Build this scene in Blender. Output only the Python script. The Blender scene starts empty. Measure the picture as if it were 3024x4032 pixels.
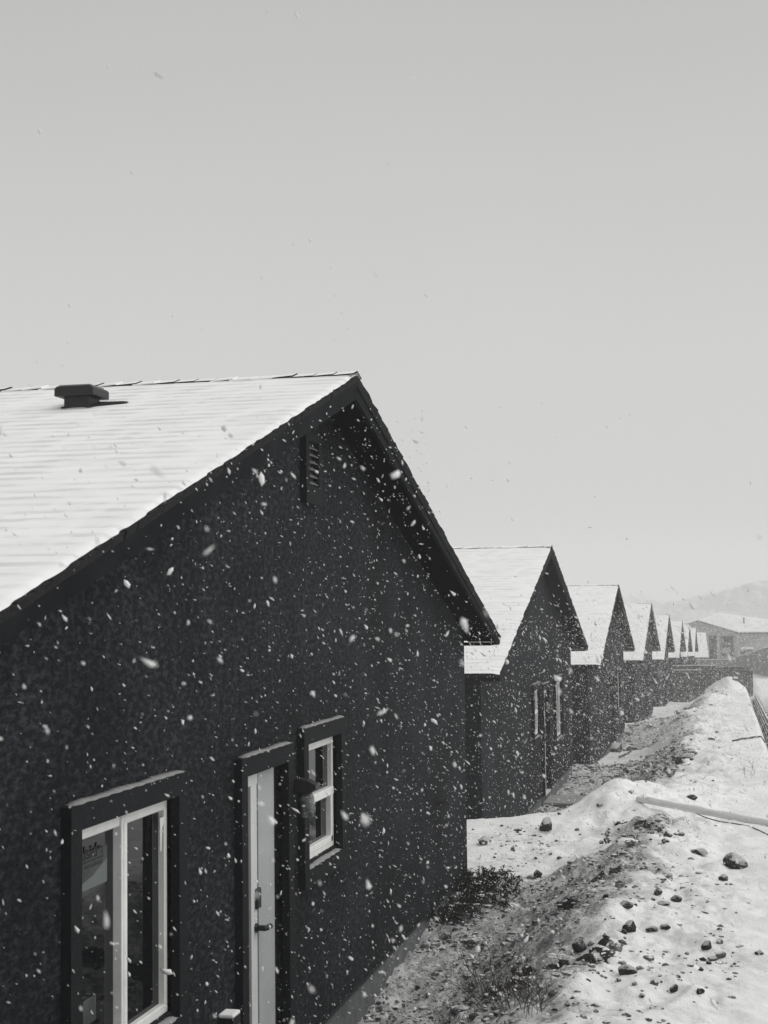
import bpy, bmesh, math, random
import numpy as np
from mathutils import Vector, Matrix
R = math.radians
rng = np.random.default_rng(7)
random.seed(7)
S = bpy.context.scene
COL = S.collection

# ------------------------------------------------------------------ helpers
def link(o, parent=None):
    COL.objects.link(o)
    if parent is not None: o.parent = parent
    return o

def tag(o, label=None, cat=None, group=None, kind=None):
    if label: o['label'] = label
    if cat: o['category'] = cat
    if group: o['group'] = group
    if kind: o['kind'] = kind
    return o

def empty(name, loc, rz=0.0, parent=None):
    o = bpy.data.objects.new(name, None)
    o.empty_display_size = .3
    o.location = loc; o.rotation_euler = (0, 0, rz)
    return link(o, parent)

def copy_tree(o, parent=None):
    c = o.copy(); link(c, parent)
    for ch in list(o.children): copy_tree(ch, c)
    return c

class MB:
    def __init__(s): s.v = []; s.f = []; s.m = []
    def poly(s, pts, mi=0):
        n = len(s.v); s.v += [tuple(p) for p in pts]; s.f.append(tuple(range(n, n + len(pts)))); s.m.append(mi)
    def box(s, x0, x1, y0, y1, z0, z1, mi=0):
        n = len(s.v)
        s.v += [(x, y, z) for x in (x0, x1) for y in (y0, y1) for z in (z0, z1)]
        for q in ((0,1,3,2),(4,6,7,5),(0,4,5,1),(2,3,7,6),(0,2,6,4),(1,5,7,3)):
            s.f.append(tuple(n + i for i in q)); s.m.append(mi)
    def prism(s, prof, axis, a, b, mi=0):
        """prof: list of 2D points; extruded along axis between a and b"""
        def P(p, t):
            return {'x': (t, p[0], p[1]), 'y': (p[0], t, p[1]), 'z': (p[0], p[1], t)}[axis]
        n = len(s.v); k = len(prof)
        s.v += [P(p, a) for p in prof] + [P(p, b) for p in prof]
        s.f.append(tuple(n + i for i in range(k))[::-1]); s.m.append(mi)
        s.f.append(tuple(n + k + i for i in range(k))); s.m.append(mi)
        for i in range(k):
            j = (i + 1) % k
            s.f.append((n + i, n + j, n + k + j, n + k + i)); s.m.append(mi)
    def tube(s, pts, rad, seg=6, mi=0, cap=True):
        pts = [Vector(p) for p in pts]
        if not hasattr(rad, '__len__'): rad = [rad] * len(pts)
        base = len(s.v)
        for i, p in enumerate(pts):
            d = (pts[min(i + 1, len(pts) - 1)] - pts[max(i - 1, 0)]).normalized()
            a = d.orthogonal().normalized() if abs(d.z) > .9 else Vector((0, 0, 1)).cross(d).normalized()
            b = d.cross(a)
            for k in range(seg):
                t = 2 * math.pi * k / seg
                s.v.append(tuple(p + (a * math.cos(t) + b * math.sin(t)) * rad[i]))
        for i in range(len(pts) - 1):
            for k in range(seg):
                k2 = (k + 1) % seg
                s.f.append((base + i*seg + k, base + i*seg + k2, base + (i+1)*seg + k2, base + (i+1)*seg + k)); s.m.append(mi)
        if cap:
            s.f.append(tuple(base + k for k in range(seg))[::-1]); s.m.append(mi)
            s.f.append(tuple(base + (len(pts)-1)*seg + k for k in range(seg))); s.m.append(mi)
    def build(s, name, mats, parent=None, smooth=False, fix=True):
        me = bpy.data.meshes.new(name)
        me.from_pydata(s.v, [], s.f)
        if not isinstance(mats, (list, tuple)): mats = [mats]
        for m in mats: me.materials.append(m)
        if len(mats) > 1: me.polygons.foreach_set('material_index', s.m)
        if smooth: me.polygons.foreach_set('use_smooth', [True] * len(s.f))
        if fix:
            bm = bmesh.new(); bm.from_mesh(me); bmesh.ops.recalc_face_normals(bm, faces=bm.faces); bm.to_mesh(me); bm.free()
        me.update()
        return link(bpy.data.objects.new(name, me), parent)

def np_mesh(name, V, F, mats, parent=None, smooth=True, attrs=None, mi=None):
    me = bpy.data.meshes.new(name)
    V = np.asarray(V, dtype=np.float32); F = np.asarray(F, dtype=np.int32)
    k = F.shape[1]
    me.vertices.add(len(V)); me.vertices.foreach_set('co', V.ravel())
    me.loops.add(F.size); me.loops.foreach_set('vertex_index', F.ravel())
    me.polygons.add(len(F)); me.polygons.foreach_set('loop_start', np.arange(0, F.size, k, dtype=np.int32))
    me.polygons.foreach_set('loop_total', np.full(len(F), k, dtype=np.int32))
    me.polygons.foreach_set('use_smooth', np.full(len(F), smooth))
    if not isinstance(mats, (list, tuple)): mats = [mats]
    for m in mats: me.materials.append(m)
    if mi is not None: me.polygons.foreach_set('material_index', np.asarray(mi, dtype=np.int32))
    for an, av in (attrs or {}).items():
        a = me.attributes.new(an, 'FLOAT', 'POINT'); a.data.foreach_set('value', np.asarray(av, dtype=np.float32).ravel())
    me.update(calc_edges=True); me.validate()
    return link(bpy.data.objects.new(name, me), parent)

def grid_faces(nr, nc):
    i = np.arange(nr - 1)[:, None] * nc + np.arange(nc - 1)[None, :]
    return np.stack([i, i + 1, i + nc + 1, i + nc], -1).reshape(-1, 4)

def _h(ix, iy, seed):
    n = (ix.astype(np.int64) * 374761393 + iy.astype(np.int64) * 668265263 + seed * 1442695041) & 0xffffffff
    n = ((n ^ (n >> 13)) * 1274126177) & 0xffffffff
    return ((n ^ (n >> 16)) & 0xffff) / 65535.0
def vn(x, y, seed=0):
    x = np.asarray(x, float); y = np.asarray(y, float)
    ix = np.floor(x); iy = np.floor(y); fx = x - ix; fy = y - iy
    fx = fx*fx*(3 - 2*fx); fy = fy*fy*(3 - 2*fy)
    a = _h(ix, iy, seed); b = _h(ix+1, iy, seed); c = _h(ix, iy+1, seed); d = _h(ix+1, iy+1, seed)
    return (a + (b-a)*fx) * (1-fy) + (c + (d-c)*fx) * fy - .5
def fbm(x, y, seed=0, o=4, g=.5):
    r = 0; a = 1.
    for k in range(o):
        c, s_ = math.cos(.6*k), math.sin(.6*k)
        r = r + a * vn((x*c - y*s_) * 2**k, (x*s_ + y*c) * 2**k, seed + k*17); a *= g
    return r
def ss(a, b, x):
    t = np.clip((x - a) / (b - a), 0, 1); return t*t*(3 - 2*t)

# ------------------------------------------------------------------ camera
FPX, PITCH, YAW, ROLL = 5862.18, .061880, .228018, -.011679
cy_, sy_ = math.cos(YAW), math.sin(YAW); cp_, sp_ = math.cos(PITCH), math.sin(PITCH)
FW = Vector((-sy_*cp_, cy_*cp_, sp_)); RT = Vector((cy_, sy_, 0)); UP = RT.cross(FW)
c_, s_ = math.cos(ROLL), math.sin(ROLL); RT, UP = c_*RT + s_*UP, -s_*RT + c_*UP
cam = bpy.data.cameras.new('camera'); co = link(bpy.data.objects.new('camera', cam))
M = Matrix((RT, UP, -FW)).transposed().to_4x4(); co.matrix_world = M
cam.sensor_fit = 'VERTICAL'; cam.sensor_height = 36.0; cam.lens = FPX * 36 / 4032
cam.clip_start = .05; cam.clip_end = 3000
cam.dof.use_dof = True; cam.dof.focus_distance = 16.0; cam.dof.aperture_fstop = 6.5
S.camera = co
def ray(px, py): return FW + RT * ((px - 1512) / FPX) - UP * ((py - 2016) / FPX)
def at_y(px, py, Y):
    d = ray(px, py); return d * (Y / d.y)

# ------------------------------------------------------------------ materials
def mat(name, col, rough=.8, bump=None, var=None, spec=.3, metal=0.0, snowtop=None):
    """bump=(scale,strength,dist)  var=(scale,colour2,lo,hi)  snowtop=(lo,hi)"""
    m = bpy.data.materials.new(name); m.use_nodes = True; nt = m.node_tree; N = nt.nodes; L = nt.links
    b = N['Principled BSDF']; b.inputs['Roughness'].default_value = rough
    b.inputs['Specular IOR Level'].default_value = spec; b.inputs['Metallic'].default_value = metal
    b.inputs['Base Color'].default_value = (*col, 1)
    tc = N.new('ShaderNodeTexCoord'); geo = N.new('ShaderNodeNewGeometry'); out = None
    if var:
        n = N.new('ShaderNodeTexNoise'); n.inputs['Scale'].default_value = var[0]; n.inputs['Detail'].default_value = 6
        n.inputs['Roughness'].default_value = .65
        L.new(tc.outputs['Object'], n.inputs['Vector'])
        r = N.new('ShaderNodeMapRange'); r.inputs[1].default_value = var[2]; r.inputs[2].default_value = var[3]
        L.new(n.outputs['Fac'], r.inputs[0])
        x = N.new('ShaderNodeMix'); x.data_type = 'RGBA'; x.inputs[6].default_value = (*col, 1); x.inputs[7].default_value = (*var[1], 1)
        L.new(r.outputs[0], x.inputs[0]); out = x.outputs[2]
    if snowtop:
        sp = N.new('ShaderNodeSeparateXYZ'); L.new(geo.outputs['Normal'], sp.inputs[0])
        n2 = N.new('ShaderNodeTexNoise'); n2.inputs['Scale'].default_value = 14; L.new(tc.outputs['Object'], n2.inputs['Vector'])
        ad = N.new('ShaderNodeMath'); ad.operation = 'MULTIPLY_ADD'; ad.inputs[1].default_value = .5
        L.new(n2.outputs['Fac'], ad.inputs[0]); L.new(sp.outputs['Z'], ad.inputs[2])
        r2 = N.new('ShaderNodeMapRange'); r2.inputs[1].default_value = snowtop[0] + .25; r2.inputs[2].default_value = snowtop[1] + .25
        L.new(ad.outputs[0], r2.inputs[0])
        x2 = N.new('ShaderNodeMix'); x2.data_type = 'RGBA'; x2.inputs[7].default_value = (.8, .8, .8, 1)
        if out: L.new(out, x2.inputs[6])
        else: x2.inputs[6].default_value = (*col, 1)
        L.new(r2.outputs[0], x2.inputs[0]); out = x2.outputs[2]
    if out: L.new(out, b.inputs['Base Color'])
    if bump:
        n = N.new('ShaderNodeTexNoise'); n.inputs['Scale'].default_value = bump[0]; n.inputs['Detail'].default_value = 5
        L.new(tc.outputs['Object'], n.inputs['Vector'])
        bp = N.new('ShaderNodeBump'); bp.inputs['Strength'].default_value = bump[1]; bp.inputs['Distance'].default_value = bump[2]
        L.new(n.outputs['Fac'], bp.inputs['Height']); L.new(bp.outputs['Normal'], b.inputs['Normal'])
    return m

MT = {}
MT['stucco'] = mat('stucco', (.0078, .0096, .012), .9, (50, 1.0, .018), (30, (.054, .061, .070), .46, .70), .12)
def stucco_extra(m):
    nt = m.node_tree; N = nt.nodes; L = nt.links; b = N['Principled BSDF']
    src = b.inputs['Base Color'].links[0].from_socket
    tc = [n for n in N if n.type == 'TEX_COORD'][0]
    mp = N.new('ShaderNodeMapping'); mp.inputs['Scale'].default_value = (1, .45, 1); L.new(tc.outputs['Object'], mp.inputs['Vector'])
    for n in list(N):
        if n.type == 'TEX_NOISE': L.new(mp.outputs[0], n.inputs['Vector'])
    n = N.new('ShaderNodeTexNoise'); n.inputs['Scale'].default_value = 1.1; n.inputs['Detail'].default_value = 5; L.new(tc.outputs['Object'], n.inputs['Vector'])
    r = N.new('ShaderNodeMapRange'); r.inputs[1].default_value = .35; r.inputs[2].default_value = .68; r.inputs[3].default_value = .5; r.inputs[4].default_value = 1.2; L.new(n.outputs['Fac'], r.inputs[0])
    x = N.new('ShaderNodeVectorMath'); x.operation = 'SCALE'; L.new(src, x.inputs[0]); L.new(r.outputs[0], x.inputs['Scale']); L.new(x.outputs[0], b.inputs['Base Color'])
stucco_extra(MT['stucco'])
MT['trim'] = mat('stucco_trim', (.0075, .0088, .0105), .85, (60, .6, .006), (30, (.015, .017, .0195), .45, .75), .15)
MT['foundation'] = mat('foundation_concrete', (.10, .105, .11), .85, (25, .4, .008), (6, (.17, .175, .18), .35, .7), .2)
MT['fdark'] = mat('weep_screed', (.012, .013, .015), .6)
MT['barge'] = mat('barge_paint', (.007, .008, .0095), .7, (40, .3, .003), (3, (.014, .016, .018), .4, .7), .03)
MT['soffit'] = mat('soffit_paint', (.004, .0045, .005), .9, (20, .3, .004), None, .0)
MT['shingle'] = mat('roof_shingle', (.018, .018, .019), .95, (80, .8, .006), (40, (.05, .05, .05), .5, .8), .1)
MT['vinyl'] = mat('white_vinyl', (.88, .88, .86), .45, None, (5, (.74, .75, .73), .4, .7), .4)
MT['doorlight'] = mat('door_frame_paint', (.66, .67, .66), .5, None, (3, (.58, .59, .58), .4, .7), .3)
MT['doorgrey'] = mat('door_slab_paint', (.42, .445, .44), .5, (300, .1, .001), (4, (.36, .38, .375), .35, .7), .3)
MT['black'] = mat('black_metal', (.010, .010, .011), .45, None, None, .4)
MT['jar'] = mat('lamp_jar_glass', (.07, .075, .075), .25, (12, .4, .01), (18, (.20, .21, .21), .45, .6), .6)
MT['glass'] = mat('window_glass', (.004, .005, .006), .03, (1.5, .05, .02), None, .24)
MT['sticker'] = mat('sticker_paper', (.040, .046, .047), .6, None, (8, (.075, .083, .083), .4, .6), .3)
MT['stickerlight'] = mat('sticker_pale_band', (.135, .155, .15), .6, None, None, .3)
MT['ink'] = mat('sticker_ink', (.006, .006, .007), .6)
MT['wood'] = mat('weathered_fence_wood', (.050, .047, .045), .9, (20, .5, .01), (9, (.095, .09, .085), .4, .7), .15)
MT['hazed_wood'] = mat('haze_paled_fence_wood', (.26, .26, .255), .9, (20, .5, .01), (5, (.36, .36, .355), .4, .7), .1)  # fence wood lightened, distance haze put into its colour
MT['rock'] = mat('rock', (.036, .036, .037), .85, (22, .9, .03), (9, (.12, .12, .12), .45, .7), .2, 0, (.52, .74))
MT['pebble'] = mat('pebble', (.075, .075, .076), .9, (50, .6, .01), (7, (.34, .34, .34), .45, .65), .2, 0, (.86, 1.0))
MT['twig'] = mat('dead_twig', (.045, .040, .036), .9, None, (20, (.11, .10, .09), .4, .7), .1)
MT['twigdark'] = mat('dark_dead_leaves', (.016, .016, .015), .9, None, (20, (.045, .044, .04), .45, .7), .1)
MT['pipe'] = mat('white_pipe', (.80, .80, .80), .5, (8, .2, .01), (4, (.72, .72, .72), .4, .6), .3)
MT['farwall'] = mat('far_house_stucco', (.33, .33, .325), .9, (10, .4, .01), (2, (.42, .42, .41), .4, .6), .1)
MT['fartrim'] = mat('far_house_trim', (.42, .42, .41), .8)
MT['farwin'] = mat('far_house_opening', (.035, .037, .04), .4)
MT['carpaint'] = mat('car_paint', (.55, .56, .57), .35, None, None, .5)
MT['tyre'] = mat('tyre_rubber', (.015, .015, .015), .9)
MT['hill'] = mat('hillside_scrub', (.44, .44, .442), .95, (.3, 1, 1.0), (.07, (.62, .62, .62), .45, .60), .1)

def snow_mat(name, base=.88, bscale=40, bstr=.25, bdist=.01, bare=None, lip_shade_col=(.10, .10, .105)):
    m = bpy.data.materials.new(name); m.use_nodes = True; nt = m.node_tree; N = nt.nodes; L = nt.links
    b = N['Principled BSDF']; b.inputs['Roughness'].default_value = .85; b.inputs['Specular IOR Level'].default_value = .15
    tc = N.new('ShaderNodeTexCoord')
    n = N.new('ShaderNodeTexNoise'); n.inputs['Scale'].default_value = 3.5; n.inputs['Detail'].default_value = 6; L.new(tc.outputs['Object'], n.inputs['Vector'])
    x = N.new('ShaderNodeMix'); x.data_type = 'RGBA'; x.inputs[6].default_value = (base*.93, base*.93, base*.93, 1); x.inputs[7].default_value = (base, base, base, 1)
    r = N.new('ShaderNodeMapRange'); r.inputs[1].default_value = .35; r.inputs[2].default_value = .6; L.new(n.outputs['Fac'], r.inputs[0]); L.new(r.outputs[0], x.inputs[0])
    out = x.outputs[2]
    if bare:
        a = N.new('ShaderNodeAttribute'); a.attribute_name = bare  # attribute darkens course lips: exposed shingle and painted step shade
        x2 = N.new('ShaderNodeMix'); x2.data_type = 'RGBA'; x2.inputs[7].default_value = (*lip_shade_col, 1)
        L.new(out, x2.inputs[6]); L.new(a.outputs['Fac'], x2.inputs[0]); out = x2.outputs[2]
    L.new(out, b.inputs['Base Color'])
    n = N.new('ShaderNodeTexNoise'); n.inputs['Scale'].default_value = bscale; n.inputs['Detail'].default_value = 5; L.new(tc.outputs['Object'], n.inputs['Vector'])
    bp = N.new('ShaderNodeBump'); bp.inputs['Strength'].default_value = bstr; bp.inputs['Distance'].default_value = bdist
    L.new(n.outputs['Fac'], bp.inputs['Height']); L.new(bp.outputs['Normal'], b.inputs['Normal'])
    return m
MT['snow'] = snow_mat('snow')
MT['snowthin'] = snow_mat('thin_patchy_snow', .30, 60, .6, .01)
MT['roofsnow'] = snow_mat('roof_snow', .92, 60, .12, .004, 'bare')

def ground_mat():
    m = bpy.data.materials.new('snowy_ground'); m.use_nodes = True; nt = m.node_tree; N = nt.nodes; L = nt.links
    b = N['Principled BSDF']; b.inputs['Roughness'].default_value = .9; b.inputs['Specular IOR Level'].default_value = .1
    tc = N.new('ShaderNodeTexCoord')
    def noise(sc, det=6, ro=.6):
        n = N.new('ShaderNodeTexNoise'); n.inputs['Scale'].default_value = sc; n.inputs['Detail'].default_value = det; n.inputs['Roughness'].default_value = ro
        L.new(tc.outputs['Object'], n.inputs['Vector']); return n.outputs['Fac']
    def rng_(sock, a, bb):
        r = N.new('ShaderNodeMapRange'); r.inputs[1].default_value = a; r.inputs[2].default_value = bb; r.interpolation_type = 'SMOOTHSTEP'
        L.new(sock, r.inputs[0]); return r.outputs[0]
    def mix(f, c1, c2):
        x = N.new('ShaderNodeMix'); x.data_type = 'RGBA'
        L.new(f, x.inputs[0])
        for i, c in ((6, c1), (7, c2)):
            if isinstance(c, tuple): x.inputs[i].default_value = (*c, 1)
            else: L.new(c, x.inputs[i])
        return x.outputs[2]
    def mul_add(a, k, c):
        x = N.new('ShaderNodeMath'); x.operation = 'MULTIPLY_ADD'; L.new(a, x.inputs[0]); x.inputs[1].default_value = k
        if isinstance(c, float): x.inputs[2].default_value = c
        else: L.new(c, x.inputs[2])
        return x.outputs[0]
    snow = mix(rng_(noise(2.2), .35, .62), (.80, .80, .80), (.89, .89, .89))
    thin = mix(rng_(noise(9), .38, .62), (.42, .425, .425), (.70, .705, .70))
    thin = mix(rng_(noise(24, 5, .75), .52, .62), thin, (.15, .15, .15))
    thin = mix(rng_(noise(60, 4, .7), .58, .66), thin, (.06, .06, .06))
    thin = mix(rng_(noise(3.1, 5, .6), .54, .64), thin, (.74, .745, .74))
    ad = N.new('ShaderNodeAttribute'); ad.attribute_name = 'dirt'
    f = rng_(mul_add(noise(5, 8, .7), 1.1, mul_add(ad.outputs['Fac'], 1.25, -.55)), .35, .80)
    c = mix(f, snow, thin)
    a2 = N.new('ShaderNodeAttribute'); a2.attribute_name = 'soil'
    f2 = rng_(mul_add(noise(14, 6, .7), 1.2, mul_add(a2.outputs['Fac'], 1.3, -.75)), .42, .62)
    soil = mix(rng_(noise(40), .4, .65), (.022, .021, .021), (.075, .074, .073))
    c = mix(f2, c, soil)
    L.new(c, b.inputs['Base Color'])
    hh = N.new('ShaderNodeMath'); hh.operation = 'MULTIPLY'; L.new(noise(18, 8, .65), hh.inputs[0]); L.new(mul_add(ad.outputs['Fac'], .8, .25), hh.inputs[1])
    bp = N.new('ShaderNodeBump'); bp.inputs['Strength'].default_value = .8; bp.inputs['Distance'].default_value = .06
    L.new(hh.outputs[0], bp.inputs['Height']); L.new(bp.outputs['Normal'], b.inputs['Normal'])
    return m
MT['ground'] = ground_mat()

# ------------------------------------------------------------------ houses: position table (x of gable wall, y of ridge, z of slab top)
HW = 2.75; W = 6.7396; OV = .4486; HA = 2.3399; TE = .1183; RK = .366
HOUSES = [(-3.197, 11.284, -.517), (-3.855, 29.888, -1.198), (-3.812, 47.367, -1.792), (-3.779, 66.321, -2.415), (-3.740, 83.934, -3.064),
          (-3.579, 101.106, -3.615), (-3.563, 117.765, -4.174), (-3.478, 135.245, -4.752), (-2.93, 152.0, -5.50)]

# ------------------------------------------------------------------ ground
def Bl(y):
    y = np.asarray(y, float)
    return -2.94 - .034 * np.clip(y, -40, 150)
WY = np.array([-20, 4, 8, 12.8, 13.6, 14.5, 15.7, 17.5, 18.6, 20.6, 22, 23.2, 26, 28, 30, 33, 36.6, 38.6, 41, 46, 52, 54, 57, 60, 66, 72, 75, 78, 84, 90, 95, 120, 400])
WZ = np.array([-3.9, -3.85, -3.8, -3.64, -3.57, -3.50, -3.42, -3.30, -3.24, -3.10, -3.22, -3.40, -3.84, -4.05, -4.16, -4.24, -4.22, -4.20, -4.42, -4.70, -4.82, -4.78, -4.62, -4.95, -5.35, -5.42, -5.22, -5.5, -5.9, -6.0, -6.25, -7.15, -7.15])
HUMPS = [(-2.4, 21.6, 1.0, 1.4, .16), (-1.75, 22.6, .62, 1.3, .46), (-.9, 23.0, .8, 1.6, .08), (-1.6, 17.0, .9, 1.4, .10), (-1.5, 13.2, .7, 1.6, .10),
         (-2.0, 46.0, 1.0, 2.2, .28), (-.9, 44.0, .9, 2.3, .28), (-2.4, 57.0, 1.0, 2.0, .35), (-1.4, 60.0, .9, 3.0, .2), (-1.2, 70.5, .9, 3., .40), (-2.3, 74.0, .9, 2.6, .2),
         (-.15, 86.0, .75, 3.2, .74), (-1.2, 87.0, .9, 3.0, .35), (-2.1, 37.5, .8, 1.8, -.1), (-.3, 9.0, 1.4, 2.4, .05), (-.2, 31, 1., 3., .05), (-1.7, 79.0, .8, 3.0, -.3)]
def smooth_ground(x, y):
    x = np.asarray(x, float); y = np.asarray(y, float)
    B = Bl(y)
    near = 1 - ss(86, 92, y)
    z = B + near * (.74 * ss(-2.7, -.9, x) - 1.15 * ss(.62, 1.20, x) + .68 * ss(1.35, 2.6, x))
    wl = 1 - ss(-2.9, -1.3, x)
    z = z + wl * (np.interp(y, WY, WZ) - B)
    for hx, hy, sx, sy, a in HUMPS:
        z = z + a * np.exp(-((x-hx)/sx)**2 - ((y-hy)/sy)**2)
    # snowfield beyond the cross fence on the right: level ground that stays higher than the street line
    lot = ss(.2, 1.6, x) * ss(84, 95, y)
    z = z + lot * ((-5.45 - .012*np.clip(y-95, 0, 60)) - B) * .96
    far = ss(120, 150, y)
    z = z * (1-far) + far * (-6.6 + .45*ss(.5, 3, x)*(1-ss(150,160,y)))
    return z
def gp(px, py, fn=None):
    """point of the ground seen at a pixel of the photograph"""
    d = ray(px, py); fn = fn or smooth_ground
    t = np.concatenate([np.arange(5, 60, .02), np.arange(60, 400, .1)])
    P = np.outer(t / d.y, np.array(d))
    hit = np.nonzero(P[:, 2] < fn(P[:, 0], P[:, 1]))[0]
    return P[hit[0]] if len(hit) else P[-1]

LEDGES = []   # (polyline world xy, drop, width)
for pts, drop in (([(1900, 3925), (1990, 3890), (2100, 3850), (2200, 3815), (2290, 3790), (2360, 3800), (2400, 3850)], .08),
                  ([(2310, 3465), (2370, 3430), (2430, 3395)], .09),
                  ([(2380, 3700), (2400, 3780), (2385, 3840)], .05),
                  ([(2450, 3262), (2530, 3250), (2600, 3262), (2660, 3292)], .06),
                  ([(2130, 3610), (2200, 3590), (2290, 3570), (2400, 3600)], .05),
                  ([(2000, 3160), (2200, 3128)], .0)):
    LEDGES.append((np.array([gp(*q)[:2] for q in pts]), drop))
def poly_dist(x, y, P):
    best = np.full(np.shape(x), 1e9); side = np.zeros(np.shape(x)); fr = np.zeros(np.shape(x)); n = len(P) - 1
    for i, (a, b) in enumerate(zip(P[:-1], P[1:])):
        d = b - a; L2 = (d**2).sum()
        t = np.clip(((x-a[0])*d[0] + (y-a[1])*d[1]) / L2, 0, 1)
        dx = x - a[0] - t*d[0]; dy = y - a[1] - t*d[1]
        r = np.hypot(dx, dy); s = (d[0]*dy - d[1]*dx)
        m = r < best; best = np.where(m, r, best); side = np.where(m, np.sign(s), side); fr = np.where(m, (i + t) / n, fr)
    return best, side, np.clip(np.sin(math.pi * fr), 0, 1)**.5
def dirt_mask(x, y):
    n = fbm(x*.9, y*.9, 91, 3) * .7
    m1 = (1 - ss(-1.45 + n, -.55 + n, x)) * (1 - ss(17.0 + 1.5*n, 19.2 + 1.5*n, y))
    m1 = m1 * (1 - .95 * ss(-1.9, -1.2, x) * ss(9.0, 8.2, y))
    m2 = (1 - ss(-1.5 + n, -.55 + n, x)) * ss(27.5, 29.5, y + n) * (1 - ss(40, 44, y + 2*n)) * (1 - ss(-2.9, -3.4, x) * ss(38, 41, y))
    m3 = (1 - ss(-2.3 + n, -1.2 + n, x)) * (ss(47, 50, y) * (1 - ss(55, 58, y)) + ss(61, 64, y) * (1 - ss(69, 72, y)) + ss(76, 78, y) * (1 - ss(84, 88, y)))
    m4 = np.exp(-((x+1.15)/.55)**2 - ((y-19.7)/.9)**2) * .9
    m5 = .25 * (1 - ss(-.25 + n, .35 + n, x)) * (1 - ss(14.5, 18, y))
    pt = .35 * ss(.12, .4, fbm(x*.7, y*.7, 5, 3)) * (1 - ss(-.4, .5, x))
    return np.clip(np.maximum.reduce([m1, m2, m3, m4, m5, pt]), 0, 1)
def ground(x, y, full=False):
    z = smooth_ground(x, y)
    near = 1 - ss(40, 120, y); inr = ss(-7, -5, x) * (1 - ss(2, 4, x))
    D = dirt_mask(x, y) * (1 - ss(95, 110, y))
    berm = ss(-3.0, -1.5, x) * (1 - ss(1.2, 2.2, x)) * (1 - ss(88, 95, y))
    z = z + berm * (.16 * fbm(x*.55, y*.4, 3, 3) + .12 * fbm(x*1.7, y*1.2, 8, 4, .6) * (1 - .7*ss(-.5, .4, x)) + .07 * np.abs(fbm(x*3.0, y*2.2, 18, 3)) * (1 - .8*ss(-.6, .2, x)))
    z = z + .085 * D * fbm(x*4, y*4, 21, 5, .66) * near + .08 * D * np.abs(fbm(x*2.2, y*2.2, 33, 3)) + .008 * near * fbm(x*6, y*6, 44, 3)
    soil = np.zeros(np.shape(x))
    for P, drop in LEDGES:
        if drop == 0: continue
        wob = .09 * fbm(x*7, y*7, 12, 4, .6)
        r, s, fd = poly_dist(x, y, P); r = r + wob
        low = (s < 0)
        z = z - drop * fd * np.where(low, np.exp(-(r/.40)**2) * ss(-.03, .09, r), 0) + .25*drop*fd*np.where(~low, np.exp(-(r/.25)**2), 0)
        soil = np.maximum(soil, (.3 + .55*fd) * np.exp(-(r/.04)**2) + .45*np.where(low, np.exp(-(r/.075)**2), 0))
    soil = np.maximum(soil, .95 * np.exp(-((x+3.0)/.45)**2 - ((y-16.8)/1.3)**2))
    if full: return z, D, np.clip(soil, 0, 1)
    return z
# far cut bank on the right edge of the berm, above the side fence
def ground_full(x, y):
    z, D, so = ground(x, y, True)
    edge = .92 + .12 * fbm(y*.6, y*0+3, 61, 3)
    e = np.exp(-((x - edge - .16)/.11)**2) * (y > 20) * (y < 90)
    so = np.maximum(so, .75 * e); D = np.maximum(D, e)
    return z, D, so

xs = np.concatenate([[-250, -180, -120, -80, -50, -30, -20, -14, -10, -8, -6.5, -5.5, -5.0], np.arange(-4.6, -3.6, .08), np.arange(-3.6, 1.3, .022), np.arange(1.3, 2.4, .07), [2.6, 3, 3.5, 4.2, 5, 6, 8, 11, 15, 22, 35, 55, 90, 140, 250]])
ys = [-60, -40, -25, -15, -8, -3, 0, 3, 5, 6.5]; y = 7.4
while y < 170: ys.append(y); y += max(.022, .0021*y)
ys += [175, 182, 190, 200, 215, 235, 260, 300, 350, 420, 500, 640]
ys = np.array(ys)
X, Y = np.meshgrid(xs, ys)
Z, D, SO = ground_full(X, Y)
g = np_mesh('ground', np.stack([X, Y, Z], -1).reshape(-1, 3), grid_faces(len(ys), len(xs)), MT['ground'], None, True, {'dirt': D, 'soil': SO})
tag(g, kind='structure')

def ground_z(x, y): return float(ground(np.array([x]), np.array([y]))[0])

# ------------------------------------------------------------------ houses
SL = (HA - TE) / (W + OV)               # roof slope
ZA = HW + HA                            # apex height (top of the covering)
def ztop(yy): return ZA - abs(yy) * SL
LEN = 13.0

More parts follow.
